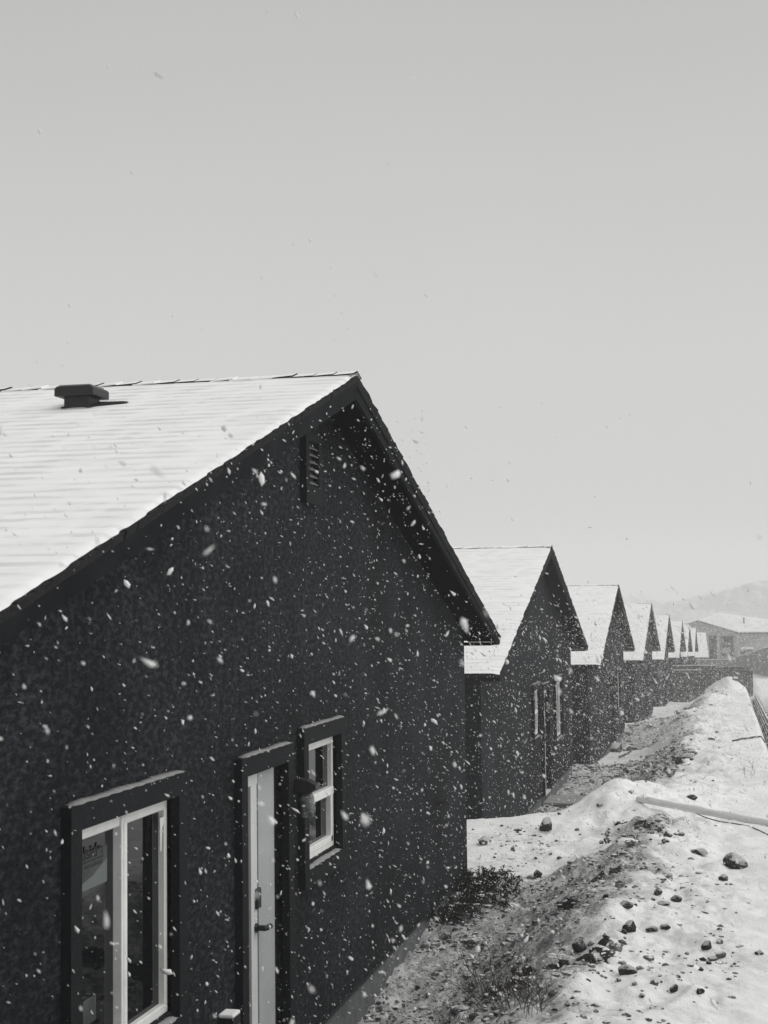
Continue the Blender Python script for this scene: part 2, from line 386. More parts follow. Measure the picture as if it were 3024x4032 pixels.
def window(parent, mir, y0, y1, z0, z1, style):
    """opening y0..y1 (frame), stucco surround standing proud"""
    if mir: y0, y1 = -y1, -y0
    t = .125; pr = .054
    w = MB()
    w.box(-.02, pr, y0 - t, y0, z0 - .03, z1); w.box(-.02, pr, y1, y1 + t, z0 - .03, z1)
    w.box(-.02, pr + .003, y0 - t - .004, y1 + t + .004, z1, z1 + t)
    w.box(-.02, pr + .004, y0 - t - .004, y1 + t + .004, z0 - .03 - t, z0 - .03)
    win = w.build('window', MT['trim'], parent)
    f = MB(); fx0, fx1 = -.075, -.022; fw = .042
    f.box(fx0, fx1, y0 + .002, y0 + fw, z0, z1 - .002); f.box(fx0, fx1, y1 - fw, y1 - .002, z0, z1 - .002)
    f.box(fx0, fx1, y0 + fw, y1 - fw, z1 - fw - .035, z1 - .002); f.box(fx0, fx1 , y0 + fw, y1 - fw, z0, z0 + fw + .01)
    ym = (y0 + y1) / 2; zm = z0 + (z1 - z0) * .50
    if style == 'slider':
        ym = y0 + (y1 - y0) * .49
        if mir: ym = y1 - (y1 - y0) * .49
        f.box(fx0, fx1 + .012, ym - .012, ym + .012, z0 + .03, z1 - .03)
        f.box(fx0 + .004, fx1 - .012, ym + .012, ym + .045, z0 + .03, z1 - .03)
        f.box(fx0, fx1 + .004, ym + .045, ym + .085, z0 + .03, z1 - .03)
    else:
        f.box(fx0, fx1 + .012, y0 + .03, y1 - .03, zm - .035, zm + .03)
        f.box(fx0, fx1 + .006, y1 - fw - .055, y1 - fw, z0 + fw, zm - .03); f.box(fx0, fx1 + .006, y0 + fw, y0 + fw + .045, z0 + fw, zm - .03)
        f.box(fx0, fx1 + .006, y0 + fw, y1 - fw, z0 + fw, z0 + fw + .05)
    fr = f.build('frame', MT['vinyl'], win)
    bv = fr.modifiers.new('bevel', 'BEVEL'); bv.width = .004; bv.segments = 1; bv.limit_method = 'ANGLE'
    g_ = MB(); g_.poly([(-.060, y0 + .02, z0 + .02), (-.060, y1 - .02, z0 + .02), (-.060, y1 - .02, z1 - .02), (-.060, y0 + .02, z1 - .02)])
    g_.build('pane', MT['glass'], win)
    snow_strip(win, y0 - t * .7, y1 + t, z1 + t, pr)
    snow_strip(win, y0 + .01, y1 - .01, z0 - .03, pr, -.022)
    return win

def snow_strip(parent, y0, y1, z, pr, xin=0.0):
    n = max(12, int((y1 - y0) / .012)); rr = random.Random(int(z*1000) + int(y0*100))
    V = []; F = []
    for i in range(n + 1):
        yy = y0 + (y1 - y0) * i / n
        h = (.009 + .003 * math.sin(yy*11) + rr.uniform(-.003, .003)) * min(1, (i + .3) / 9, (n - i + .3) / 4)
        xo = pr + .006 * math.sin(yy*41) + rr.uniform(-.004, .004)
        V += [(xin + .001, yy, z + .001), (xin + .001, yy, z + h + .006), ((pr + xin)/2, yy, z + h + .003), (xo, yy, z + h*.55), (xo, yy, z + .0015)]
    for i in range(n):
        for k in range(4): F.append((i*5+k, i*5+k+1, (i+1)*5+k+1, (i+1)*5+k))
    np_mesh('snow_cap', V, F, MT['snowthin'], parent)

def roof_parts(root, dense):
    course = .165; per = 8 if dense else 4
    slen = (W + OV) * math.sqrt(1 + SL*SL); ncourse = int(slen / course)
    ca = 1 / math.sqrt(1 + SL*SL); sa = SL * ca
    x1 = RK + .02
    # shingle deck
    d = MB(); rr = random.Random(5)
    for sgn in (-1, 1):
        rows = []
        for i in range(ncourse + 1):
            s = slen * i / ncourse
            for e in (0, 1):
                j = rr.uniform(-.007, .008)
                rows.append((s, j))
        th = .045
        nv = len(d.v)
        for k, (s, j) in enumerate(rows):
            yy = sgn * s * ca; zz = ZA - .028 - s * sa
            up = .006 if k % 2 == 0 and k else 0
            d.v += [(x1 + j, yy, zz + up), (-LEN - .3, yy, zz + up), (-LEN - .3, yy, zz - th), (x1 + j*.3 - .01, yy, zz - th)]
        for k in range(len(rows) - 1):
            a = nv + 4*k; b = a + 4
            for q in ((0, 1), (1, 2), (2, 3), (3, 0)):
                d.f.append((a + q[0], a + q[1], b + q[1], b + q[0])); d.m.append(0)
        d.f.append(tuple(nv + 4*(len(rows)-1) + q for q in range(4))); d.m.append(0)
    roof = d.build('roof', MT['shingle'], root)
    # snow cover, a real sheet that follows every shingle course
    if dense: xc = np.concatenate([np.arange(x1 - .012, -5.5, -.035), np.arange(-5.6, -LEN - .3, -.4)])
    else: xc = np.concatenate([np.arange(x1 - .012, -5.0, -.12), np.arange(-5.2, -LEN - .3, -.6)])
    sr = np.arange(0, ncourse * per + 1) / per * course * (slen / (ncourse * course))
    sr = np.minimum(sr, slen - .004)
    for sgn in (-1, 1):
        Xg, Sg = np.meshgrid(xc, sr)
        cnum = np.floor(Sg / (slen/ncourse) + 1e-6); fr = Sg / (slen/ncourse) - cnum
        tab = vn(Xg * 4.6 + cnum * 7.3, cnum * 5.1, 3) + .6*vn(Xg * 13 + cnum * 3.1, cnum * 9.7, 4)
        step = (.0075 + .003 * tab) * np.clip(fr, 0, 1)
        step = np.where(fr < 1e-4, 0, step)
        thick = .022 + .002 * fbm(Xg*1.3, Sg*1.3, 9, 3) + step
        edge = np.minimum(1, (x1 - .012 - Xg) / .05 + .25)
        thick = thick * np.where(edge < 1, edge, 1)
        Xj = Xg + np.where(Xg > x1 - .02, .02 * vn(Sg*14, Sg*0 + 2, 6) - .006, 0)
        yy = sgn * (Sg*ca + thick*sa); zz = ZA - .028 - Sg*sa + thick*ca
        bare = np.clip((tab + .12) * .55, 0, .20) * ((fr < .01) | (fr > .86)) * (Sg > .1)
        # shade of each course step painted dark, together with exposed shingle edges
        Vv = np.stack([Xj, yy, zz], -1).reshape(-1, 3)
        Fc = grid_faces(len(sr), len(xc))
        if sgn > 0: Fc = Fc[:, ::-1]
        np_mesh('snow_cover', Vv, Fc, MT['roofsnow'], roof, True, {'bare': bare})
    # ridge cap tabs
    r = MB(); k = 0; xx = x1 - .01; rr = random.Random(11)
    while xx > -6.5:
        L_ = .19; h0 = .006; h1 = .014 + rr.uniform(-.005, .007); dk = 1 if rr.random() < .6 else 0; wd = .13 + rr.uniform(-.01, .01)
        for sgn in (-1, 1):
            a0 = (xx, 0, ZA + h1); a1 = (xx - L_, 0, ZA + h0)
            b1 = (xx - L_, sgn*wd, ZA + h0 - wd*SL*.92); b0 = (xx, sgn*wd, ZA + h1 - wd*SL*.92)
            r.poly([a0, a1, b1, b0], 0)
            r.poly([a0, b0, (xx, sgn*wd, b0[2] - .013), (xx, 0, ZA + h1 - .013)], dk)
            r.poly([b0, b1, (b1[0], b1[1], b1[2] - .010), (b0[0], b0[1], b0[2] - .008)], dk)
        xx -= .165
    r.build('ridge_cap', [MT['roofsnow'], MT['shingle']], roof)
    for sgn in (-1, 1):
        # barge board following the rake
        b = MB(); h = .135; ye = W + OV - .01
        t0 = ZA - .075
        prof = [(0, t0), (sgn*ye, t0 - ye*SL), (sgn*ye, t0 - ye*SL - .085), (0, t0 - h)] if False else [(0, t0), (sgn*ye, t0 - ye*SL), (sgn*ye, HW - .002), (sgn*(ye - .10), HW - .002), (0, t0 - h)]
        b.prism(prof, 'x', RK - .032, RK)
        # thin drip strip standing above it
        b.prism([(0, t0 + .004), (sgn*ye, t0 - ye*SL + .004), (sgn*ye, t0 - ye*SL - .040), (0, t0 - .040)], 'x', RK + .001, RK + .012)
        b.build('barge_board', MT['barge'], root)
        f = MB(); f.box(-LEN - .25, RK - .034, sgn*(W + OV - .035), sgn*(W + OV - .008), HW - .004, HW + .030)
        f.build('fascia', MT['barge'], root)
        s = MB(); s.box(-LEN - .25, RK - .034, sgn*(W - .02), sgn*(W + OV - .037), HW + .0, HW + .012)
        # sloping soffit under the rake overhang
        z0 = ZA - .085
        s.prism([(0, z0), (sgn*(W + OV - .04), z0 - (W + OV - .04)*SL), (sgn*(W + OV - .04), z0 - (W + OV - .04)*SL - .012), (0, z0 - .012)], 'x', -.02, RK - .034)
        s.build('soffit', MT['soffit'], root)
    return roof

def build_house(name, mir, dense):
    root = empty(name, (0, 0, 0))
    sg = -1 if mir else 1
    def rngy(a, b): return (a, b) if not mir else (-b, -a)
    op = [rngy(-4.398, -3.07) + (.944, 2.175), rngy(-1.81, -.88) + (-.001, 2.14), rngy(-.35, .63) + (1.305, 2.215)]
    ycuts = sorted({-W, W, 0.0} | {round(o[0], 4) for o in op} | {round(o[1], 4) for o in op})
    w = MB()
    for a, b in zip(ycuts[:-1], ycuts[1:]):
        m = (a + b) / 2; o = [q for q in op if q[0] < m < q[1]]
        spans = [(0, HW)]
        if o: spans = [(0, o[0][2]), (o[0][3], HW)]
        for z0, z1 in spans:
            if z1 - z0 > .003: w.poly([(0, a, z0), (0, b, z0), (0, b, z1), (0, a, z1)])
        w.poly([(0, a, HW), (0, b, HW), (0, b, ztop(b) - .09), (0, a, ztop(a) - .09)])
    for y0, y1, z0, z1 in op:
        for q in ([(0, y0, z0), (-.14, y0, z0), (-.14, y0, z1), (0, y0, z1)], [(0, y1, z0), (-.14, y1, z0), (-.14, y1, z1), (0, y1, z1)],
                  [(0, y0, z1), (0, y1, z1), (-.14, y1, z1), (-.14, y0, z1)], [(0, y0, z0), (0, y1, z0), (-.14, y1, z0), (-.14, y0, z0)],
                  [(-.14, y0, z0), (-.14, y1, z0), (-.14, y1, z1), (-.14, y0, z1)]):
            w.poly(q)
    for yy in (-W, W):
        w.poly([(0, yy, 0), (-LEN, yy, 0), (-LEN, yy, HW + .02), (0, yy, HW + .02)])
    w.poly([(-LEN, -W, 0), (-LEN, W, 0), (-LEN, W, HW), (-LEN, 0, ZA - .09), (-LEN, -W, HW)])
    w.build('wall', MT['stucco'], root, fix=False)
    f = MB(); f.box(-LEN + .02, -.022, -W + .02, W - .02, -1.0, -.012); fo = f.build('foundation', MT['foundation'], root)
    s = MB(); s.box(-LEN, .008, -W - .006, W + .006, -.014, .012); s.build('weep_screed', MT['fdark'], fo)
    for a_ in (2.40, -2.7):
        s = MB(); s.box(-.026, -.0205, a_, a_ + .004, -.9, -.016); s.build('seam', MT['fdark'], fo)
    roof_parts(root, dense)
    window(root, mir, -4.398, -3.07, .944, 2.175, 'slider')
    window(root, mir, -.35, .63, 1.305, 2.215, 'hung')
    # door
    y0, y1 = rngy(-1.81, -.88)
    d = MB(); t = .125; pr = .054
    d.box(-.02, pr, y0 - t, y0, -.02, 2.14); d.box(-.02, pr, y1, y1 + t, -.02, 2.14); d.box(-.02, pr + .003, y0 - t - .004, y1 + t + .004, 2.14, 2.14 + t)
    dr = d.build('door', MT['trim'], root)
    snow_strip(dr, y0 - t*.5, y1 + t, 2.14 + t, pr)
    q = MB(); # light frame with head, and narrow fixed leaf
    def yy(a): return y0 + a if not mir else y1 - a
    def bx(m_, x0, x1, a, b, z0, z1):
        p, r_ = sorted((yy(a), yy(b))); m_.box(x0, x1, p, r_, z0, z1)
    bx(q, -.10, -.012, .003, .40, 2.045, 2.137); bx(q, -.10, -.018, .27, .40, .02, 2.045)
    q.build('fixed_leaf', MT['doorlight'], dr)
    q = MB(); bx(q, -.11, -.019, .435, .80, .02, 2.137)
    q.build('door_leaf', MT['doorgrey'], dr)
    q = MB(); bx(q, -.13, -.05, .003, .27, .02, 2.04); bx(q, -.13, -.08, .40, .435, .02, 2.14); bx(q, -.13, -.04, .80, .928, .02, 2.137)
    q.build('dark_jamb', MT['black'], dr)
    q = MB(); bx(q, -.02, .006, .345, .43, 1.20, 1.34)
    dp = q.build('deadbolt', MT['black'], dr); bb = dp.modifiers.new('b', 'BEVEL'); bb.width = .012; bb.segments = 3
    q = MB(); a, b_ = yy(.36), yy(.455)
    q.tube([(-.02, a, 1.075), (.05, a, 1.075), (.058, a + (b_-a)*.2, 1.075), (.058, b_, 1.07)], .020, 8)
    q.tube([(-.018, a, 1.075), (-.004, a, 1.075)], .032, 12)
    q.build('handle', MT['black'], dr)
    q = MB(); bx(q, -.12, .05, -.02, .95, -.02, .018); q.build('sill', MT['doorlight'], dr)
    # stoop
    q = MB(); p, r_ = sorted((yy(-.2), yy(1.15))); q.box(.01, .95, p, r_, -1.0, -.16); st = q.build('stoop', MT['foundation'], root)
    q = MB(); q.box(.012, .93, p + .02, r_ - .02, -.1595, -.13); q.build('snow_cap', MT['snowthin'], st)
    # wall lantern
    ly = -.69 if not mir else .69
    q = MB(); q.tube([(-.005, ly, 1.93), (.02, ly, 1.93)], .06, 14)
    q.prism([(0.0, 1.99), (.09, 2.0), (.16, 1.985), (.215, 1.955), (.217, 1.93), (.17, 1.90), (.09, 1.90), (0.0, 1.87)], 'y', ly - .055, ly + .055)
    la = q.build('wall_lantern', MT['black'], root)
    q = MB(); q.tube([(.135, ly, 1.90), (.135, ly, 1.88), (.135, ly, 1.86), (.135, ly, 1.73), (.135, ly, 1.715)], [.035, .045, .054, .052, .035], 16)
    q.build('lamp_jar', MT['jar'], la, smooth=True)
    # gable vent
    vy0, vy1 = rngy(-.345, .10); vz0, vz1 = 4.05, 4.60
    q = MB(); q.box(-.02, .054, vy0, vy0 + .085, vz0, vz1); q.box(-.02, .054, vy1 - .085, vy1, vz0, vz1)
    q.box(-.02, .0545, vy0 + .085, vy1 - .085, vz0, vz0 + .14); q.box(-.02, .0545, vy0 + .085, vy1 - .085, vz1 - .06, vz1)
    gv = q.build('gable_vent', MT['trim'], root)
    q = MB(); q.box(.001, .004, vy0 + .085, vy1 - .085, vz0 + .14, vz1 - .06); q.build('vent_back', MT['black'], gv)
    q = MB(); n = 6
    for i in range(n):
        z = vz0 + .16 + i * (.33 / n)
        q.prism([(.006, z + .030), (.046, z), (.046, z - .007), (.006, z + .023)], 'y', vy0 + .086, vy1 - .086)
    q.build('slats', MT['foundation'], gv)
    # outlet box with a snow cap beside the door
    by = -2.2 if not mir else 2.2
    q = MB(); q.box(-.01, .10, by - .07, by + .07, .50, .69); ob = q.build('outlet_box', MT['black'], root)
    q = MB(); q.box(.0, .102, by - .072, by + .072, .6905, .715); so = q.build('snow_cap', MT['snow'], ob)
    bb = so.modifiers.new('b', 'BEVEL'); bb.width = .010; bb.segments = 2
    return root

h1 = build_house('house', False, True)
h1.location = (HOUSES[0][0], HOUSES[0][1], HOUSES[0][2] - HW)
tag(h1, 'nearest dark stucco house filling the left side, with a roof vent and a big window', 'house', 'dark gabled houses in a row')
proto = build_house('house', True, False)
labels = ['second dark gabled house, just beyond the nearest one, slim door with a window each side',
          'third dark gabled house in the row, its eave tip about above two slim white windows',
          'fourth dark gabled house from the camera in the row', 'fifth dark gabled house, the one the wooden cross fence butts against',
          'sixth dark gabled house from the camera, only its roof showing above the cross fence', 'seventh dark gabled house from the camera, a thin dark spike of gable',
          'eighth dark gabled house from the camera, last one showing a dark spike of gable', 'ninth and farthest house of the row, a white roof panel with no gable showing']
for i, L_ in enumerate(labels):
    o = proto if i == 0 else copy_tree(proto)
    hx, hy, hz = HOUSES[i + 1]
    o.location = (hx, hy, hz - HW)
    if i == 7: o.rotation_euler = (0, 0, R(3.0))
    tag(o, L_, 'house', 'dark gabled houses in a row')

# things fixed to the nearest house only
def roof_hit(px, py):
    d = ray(px, py); hx, hy, hz = HOUSES[0]
    # plane z = (hz+HA) - (hy - y)*SL
    t = (hz + HA - hy*SL) / (d.z - d.y*SL)
    return d * t
rp = roof_hit(318, 1598)
lx, ly, lz = rp.x - h1.location.x, rp.y - h1.location.y, rp.z - h1.location.z
v = MB()
v.box(lx - .10, lx + .10, ly - .08, ly + .12, lz - .06, lz + .072)
v.prism([(lx - .155, lz + .060), (lx + .155, lz + .060), (lx + .155, lz + .118), (lx + .135, lz + .135), (lx - .135, lz + .135), (lx - .155, lz + .118)], 'y', ly - .13, ly + .17)
vo = v.build('roof_vent', MT['black'], h1); bb = vo.modifiers.new('b', 'BEVEL'); bb.width = .007; bb.segments = 2
v = MB(); v.box(lx - .13, lx + .12, ly - .10, ly + .15, lz + .1352, lz + .147); v.build('snow_cap', MT['snowthin'], vo)
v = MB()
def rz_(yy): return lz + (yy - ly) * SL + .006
ring = []  # flashing outline, stretched to one side as the vent's painted shadow
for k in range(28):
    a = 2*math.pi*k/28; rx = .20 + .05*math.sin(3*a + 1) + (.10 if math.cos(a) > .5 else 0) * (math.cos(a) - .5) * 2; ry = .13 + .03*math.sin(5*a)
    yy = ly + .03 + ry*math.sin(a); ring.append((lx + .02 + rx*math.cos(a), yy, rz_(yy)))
v.poly(ring); v.build('flashing_and_shadow', MT['shingle'], vo)

# sticker with lettering on the slider window of the nearest house
def wall_hit(px, py, dx):
    d = ray(px, py); X0 = HOUSES[0][0] + dx; t = X0 / d.x
    q = d * t; return (dx, q.y - h1.location.y, q.z - h1.location.z)
win1 = [c for c in h1.children if c.name.startswith('window')][0]
dxs = -.0575
tl = wall_hit(322, 3362, dxs); tr = wall_hit(421, 3326, dxs); bl = wall_hit(322, 3512, dxs); br = wall_hit(421, 3470, dxs)
sy1 = tr[1]; sy0 = tl[1] - .085; sz1 = (tl[2] + tr[2]) / 2; sz0 = (bl[2] + br[2]) / 2
q = MB(); q.poly([(dxs, sy0, sz0), (dxs, sy1, sz0), (dxs, sy1, sz1), (dxs, sy0, sz1)])
stk = q.build('sticker', MT['sticker'], win1)
q = MB(); n = 10; pts = []
q.poly([(dxs + .0006, sy0, sz0), (dxs + .0006, sy1, sz0), (dxs + .0006, sy1, sz0 + .125), (dxs + .0006, (sy0*.45 + sy1*.55), sz0 + .06), (dxs + .0006, sy0, sz0 + .025)])
q.build('pale_band', MT['stickerlight'], win1)
cu = bpy.data.curves.new('lettering', 'FONT'); cu.body = 'Alside'; cu.size = .12; cu.offset = .0035; cu.extrude = .0003; cu.materials.append(MT['ink'])
to = link(bpy.data.objects.new('lettering', cu), win1)
to.matrix_local = Matrix(((0, 0, 1, dxs + .0015), (1, 0, 0, sy0 + .055), (0, 1, 0, sz0 + .155), (0, 0, 0, 1)))
bpy.context.view_layer.update()
wtx = to.dimensions.x
to.scale = ((sy1 - sy0 - .075) / max(wtx, .01), .80, 1)
to.location.y = sy0 + .02
bpy.context.view_layer.update()
_me = bpy.data.meshes.new_from_object(to); _tm = link(bpy.data.objects.new('lettering', _me), win1); _tm.matrix_local = to.matrix_local.copy()
bpy.data.objects.remove(to); bpy.data.curves.remove(cu); _tm.name = 'lettering'
q = MB(); 
q.box(dxs + .001, dxs + .0014, sy0 + .02, sy1 - .05, sz0 + .137, sz0 + .146)
yy = sy0 + .12
while yy < sy1 - .08:
    q.box(dxs + .001, dxs + .0014, yy, yy + .007, sz0 + .108, sz0 + .130)
    if random.random() < .6: q.box(dxs + .001, dxs + .0014, yy + .007, yy + .016, sz0 + .108, sz0 + .113)
    yy += .022
q.build('small_print', MT['ink'], win1)
c1 = wall_hit(326, 3945, dxs); c2 = wall_hit(378, 3912, dxs); c3 = wall_hit(378, 4005, dxs)
q = MB(); q.poly([(dxs, c1[1], c3[2] - .01), (dxs, c2[1], c3[2] - .01), (dxs, c2[1], c2[2]), (dxs, c1[1], c2[2])]); q.build('paper_slip', MT['sticker'], win1)
# white corner tag hanging at the top right of the slider frame
q = MB(); q.poly([(-.0215, -3.19, 2.06), (-.0215, -3.115, 2.06), (-.0215, -3.118, 2.035), (-.0215, -3.155, 2.0), (-.0215, -3.17, 1.87), (-.0215, -3.185, 1.87)]); 
q.poly([(-.0185, -3.19, 2.06), (-.0185, -3.115, 2.06), (-.0185, -3.118, 2.035), (-.0185, -3.155, 2.0), (-.0185, -3.17, 1.87), (-.0185, -3.185, 1.87)])
q.build('latch', MT['vinyl'], win1, fix=False)

# loop of wire on the wall near the far corner of the nearest house
wp = wall_hit(1733, 3162, .03)
q = MB(); rr = random.Random(3)
for k in range(4):
    pts = []; r0 = .07 + .03*k
    for i in range(22):
        a = 2*math.pi*i/20 + k; pts.append((.03 + .01*k + .012*math.sin(3*a + k), wp[1] + r0*1.5*math.cos(a) + .02*rr.uniform(-1, 1), wp[2] + r0*.45*math.sin(a) + .01*rr.uniform(-1, 1)))
    q.tube(pts, .0035, 4)
q.tube([(-.01, wp[1], wp[2]), (.07, wp[1], wp[2])], .01, 6)
q.build('wire_loop', MT['twigdark'], h1)

# ------------------------------------------------------------------ fences
def snow_line(x0, x1, y0, y1, z, m='snow'):
    q = MB(); q.box(x0, x1, y0, y1, z, z + .035); return q
# cross fence between the row of houses and the side fence
def picket_fence(xa, xb, y, ztop_, zbot, label, name='wooden_fence', cap=True, dz=0.0, rails=True, wd='wood'):
    root = empty(name, ((xa + xb)/2, y, zbot)); tag(root, label, 'fence')
    x0, x1 = xa - (xa+xb)/2, xb - (xa+xb)/2; H = ztop_ - zbot
    q = MB(); x = x0; k = 0
    while x < x1 - .02:
        h = H + random.uniform(-.012, .012) + dz*(x - x0)
        q.box(x + .003, min(x + .137, x1), -.012 + random.uniform(-.003, .003), .012, 0, h); x += .142
    q.build('pickets', MT[wd], root)
    if rails:
        for zz in (.35, H*.5, H - .22):
            r = MB(); r.box(x0, x1, -.055, -.016, zz, zz + .08); rl = r.build('rail', MT[wd], root)
            r = MB(); r.box(x0, x1, -.056, -.017, zz + .081, zz + .095); r.build('snow_cap', MT['snowthin'], rl)
    n = int((x1 - x0) / 2.4) + 1
    for i in range(n + 1):
        xx = x0 + (x1 - x0) * i / n
        r = MB(); r.box(xx - .045, xx + .045, .016, .105, 0, H + .02 + dz*(xx-x0)); r.build('post', MT[wd], root)
    if cap:
        r = MB(); r.prism([(x0, H + .014), (x1, H + .014 + dz*(x1-x0)), (x1, H + .06 + dz*(x1-x0)), (x0, H + .06)], 'y', -.04, .03); r.build('snow_cap', MT['snow'], root)
    return root
picket_fence(-3.5, -1.85, 91.6, at_y(2700, 2640, 91.6).z, -6.4, 'lower wooden gate panel beside the fifth house, snow line along its top', 'wooden_gate')
picket_fence(-3.6, -1.0, 93.4, at_y(2700, 2622, 93.4).z, -6.6, 'wooden fence just behind the gate panel, with the upper of two snow lines')
picket_fence(-1.85, 1.10, 92.2, at_y(2880, 2628, 92.2).z, -6.6, 'dark wooden cross fence behind the far snow mound, ending at the side fence', cap=False)
# farther, paler fences
picket_fence(-2.9, .1, 128.0, at_y(2750, 2598, 128).z, -7.2, 'low hazy fence in front of the far house porch', wd='hazed_wood')
fa = at_y(2862, 2600, 138); fb = at_y(3060, 2538, 112)
def sloped_fence(a, b, zb, label):
    root = empty('wooden_fence', (a.x, a.y, zb), math.atan2(b.y - a.y, b.x - a.x)); tag(root, label, 'fence')
    L_ = math.hypot(b.x - a.x, b.y - a.y); h0, h1_ = a.z - zb, b.z - zb
    q = MB(); x = 0
    while x < L_:
        h = h0 + (h1_ - h0) * x / L_; q.box(x + .003, x + .147, -.012, .012, 0, h + random.uniform(-.01, .01)); x += .15
    q.build('pickets', MT['hazed_wood'], root)
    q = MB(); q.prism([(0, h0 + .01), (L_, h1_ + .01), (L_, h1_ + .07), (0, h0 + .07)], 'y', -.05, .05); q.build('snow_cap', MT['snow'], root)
    q = MB(); q.prism([(0, h0 - .62), (L_, h1_ - .62), (L_, h1_ - .54), (0, h0 - .54)], 'y', -.07, -.013); rl = q.build('rail', MT['hazed_wood'], root)
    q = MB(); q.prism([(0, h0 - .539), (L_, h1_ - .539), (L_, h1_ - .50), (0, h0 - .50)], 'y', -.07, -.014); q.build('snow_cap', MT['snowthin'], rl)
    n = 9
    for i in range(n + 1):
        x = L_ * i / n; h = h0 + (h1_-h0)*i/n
        q = MB(); q.box(x - .05, x + .05, -.16, -.072, 0, h - .02); q.build('post', MT['hazed_wood'], root)
    return root
sloped_fence(fa, fb, -7.4, 'hazy fence climbing to the right in front of the parked car')

# side fence of horizontal boards, seen almost end-on along the right edge
sf = empty('board_fence', (1.26, 26, Bl(26))); tag(sf, 'board fence running along the foot of the snow bank at the right edge', 'fence')
ya, yb = 26.0, 91.0; nseg = 27
for i in range(nseg):
    y0 = ya + (yb-ya)*i/nseg; y1 = ya + (yb-ya)*(i+1)/nseg
    zt = Bl((y0+y1)/2) + .50 - Bl(26)
    px_ = random.uniform(-.02, .02)
    r = MB(); r.box(-.05, .05, y0 - 26 - .05, y0 - 26 + .05, zt - 1.9, zt + .10); po = r.build('post', MT['wood'], sf)
    r = MB(); r.box(-.055, .055, y0 - 26 - .055, y0 - 26 + .055, zt + .101, zt + .15); r.build('snow_cap', MT['snow'], po)
    r = MB()
    for k in range(6):
        z1 = zt - k*.235; r.box(-.075 + px_*.3, -.051, y0 - 26 + .002, y1 - 26 - .002, z1 - .17 + random.uniform(-.01, .01), z1)
    bd = r.build('boards', MT['wood'], sf)
    r = MB()
    for k in range(6):
        z1 = zt - k*.235; r.box(-.078 + px_*.3, -.049, y0 - 26 + .01, y1 - 26 - .01, z1 + .001, z1 + .03)
    r.build('snow_cap', MT['snow'], bd)

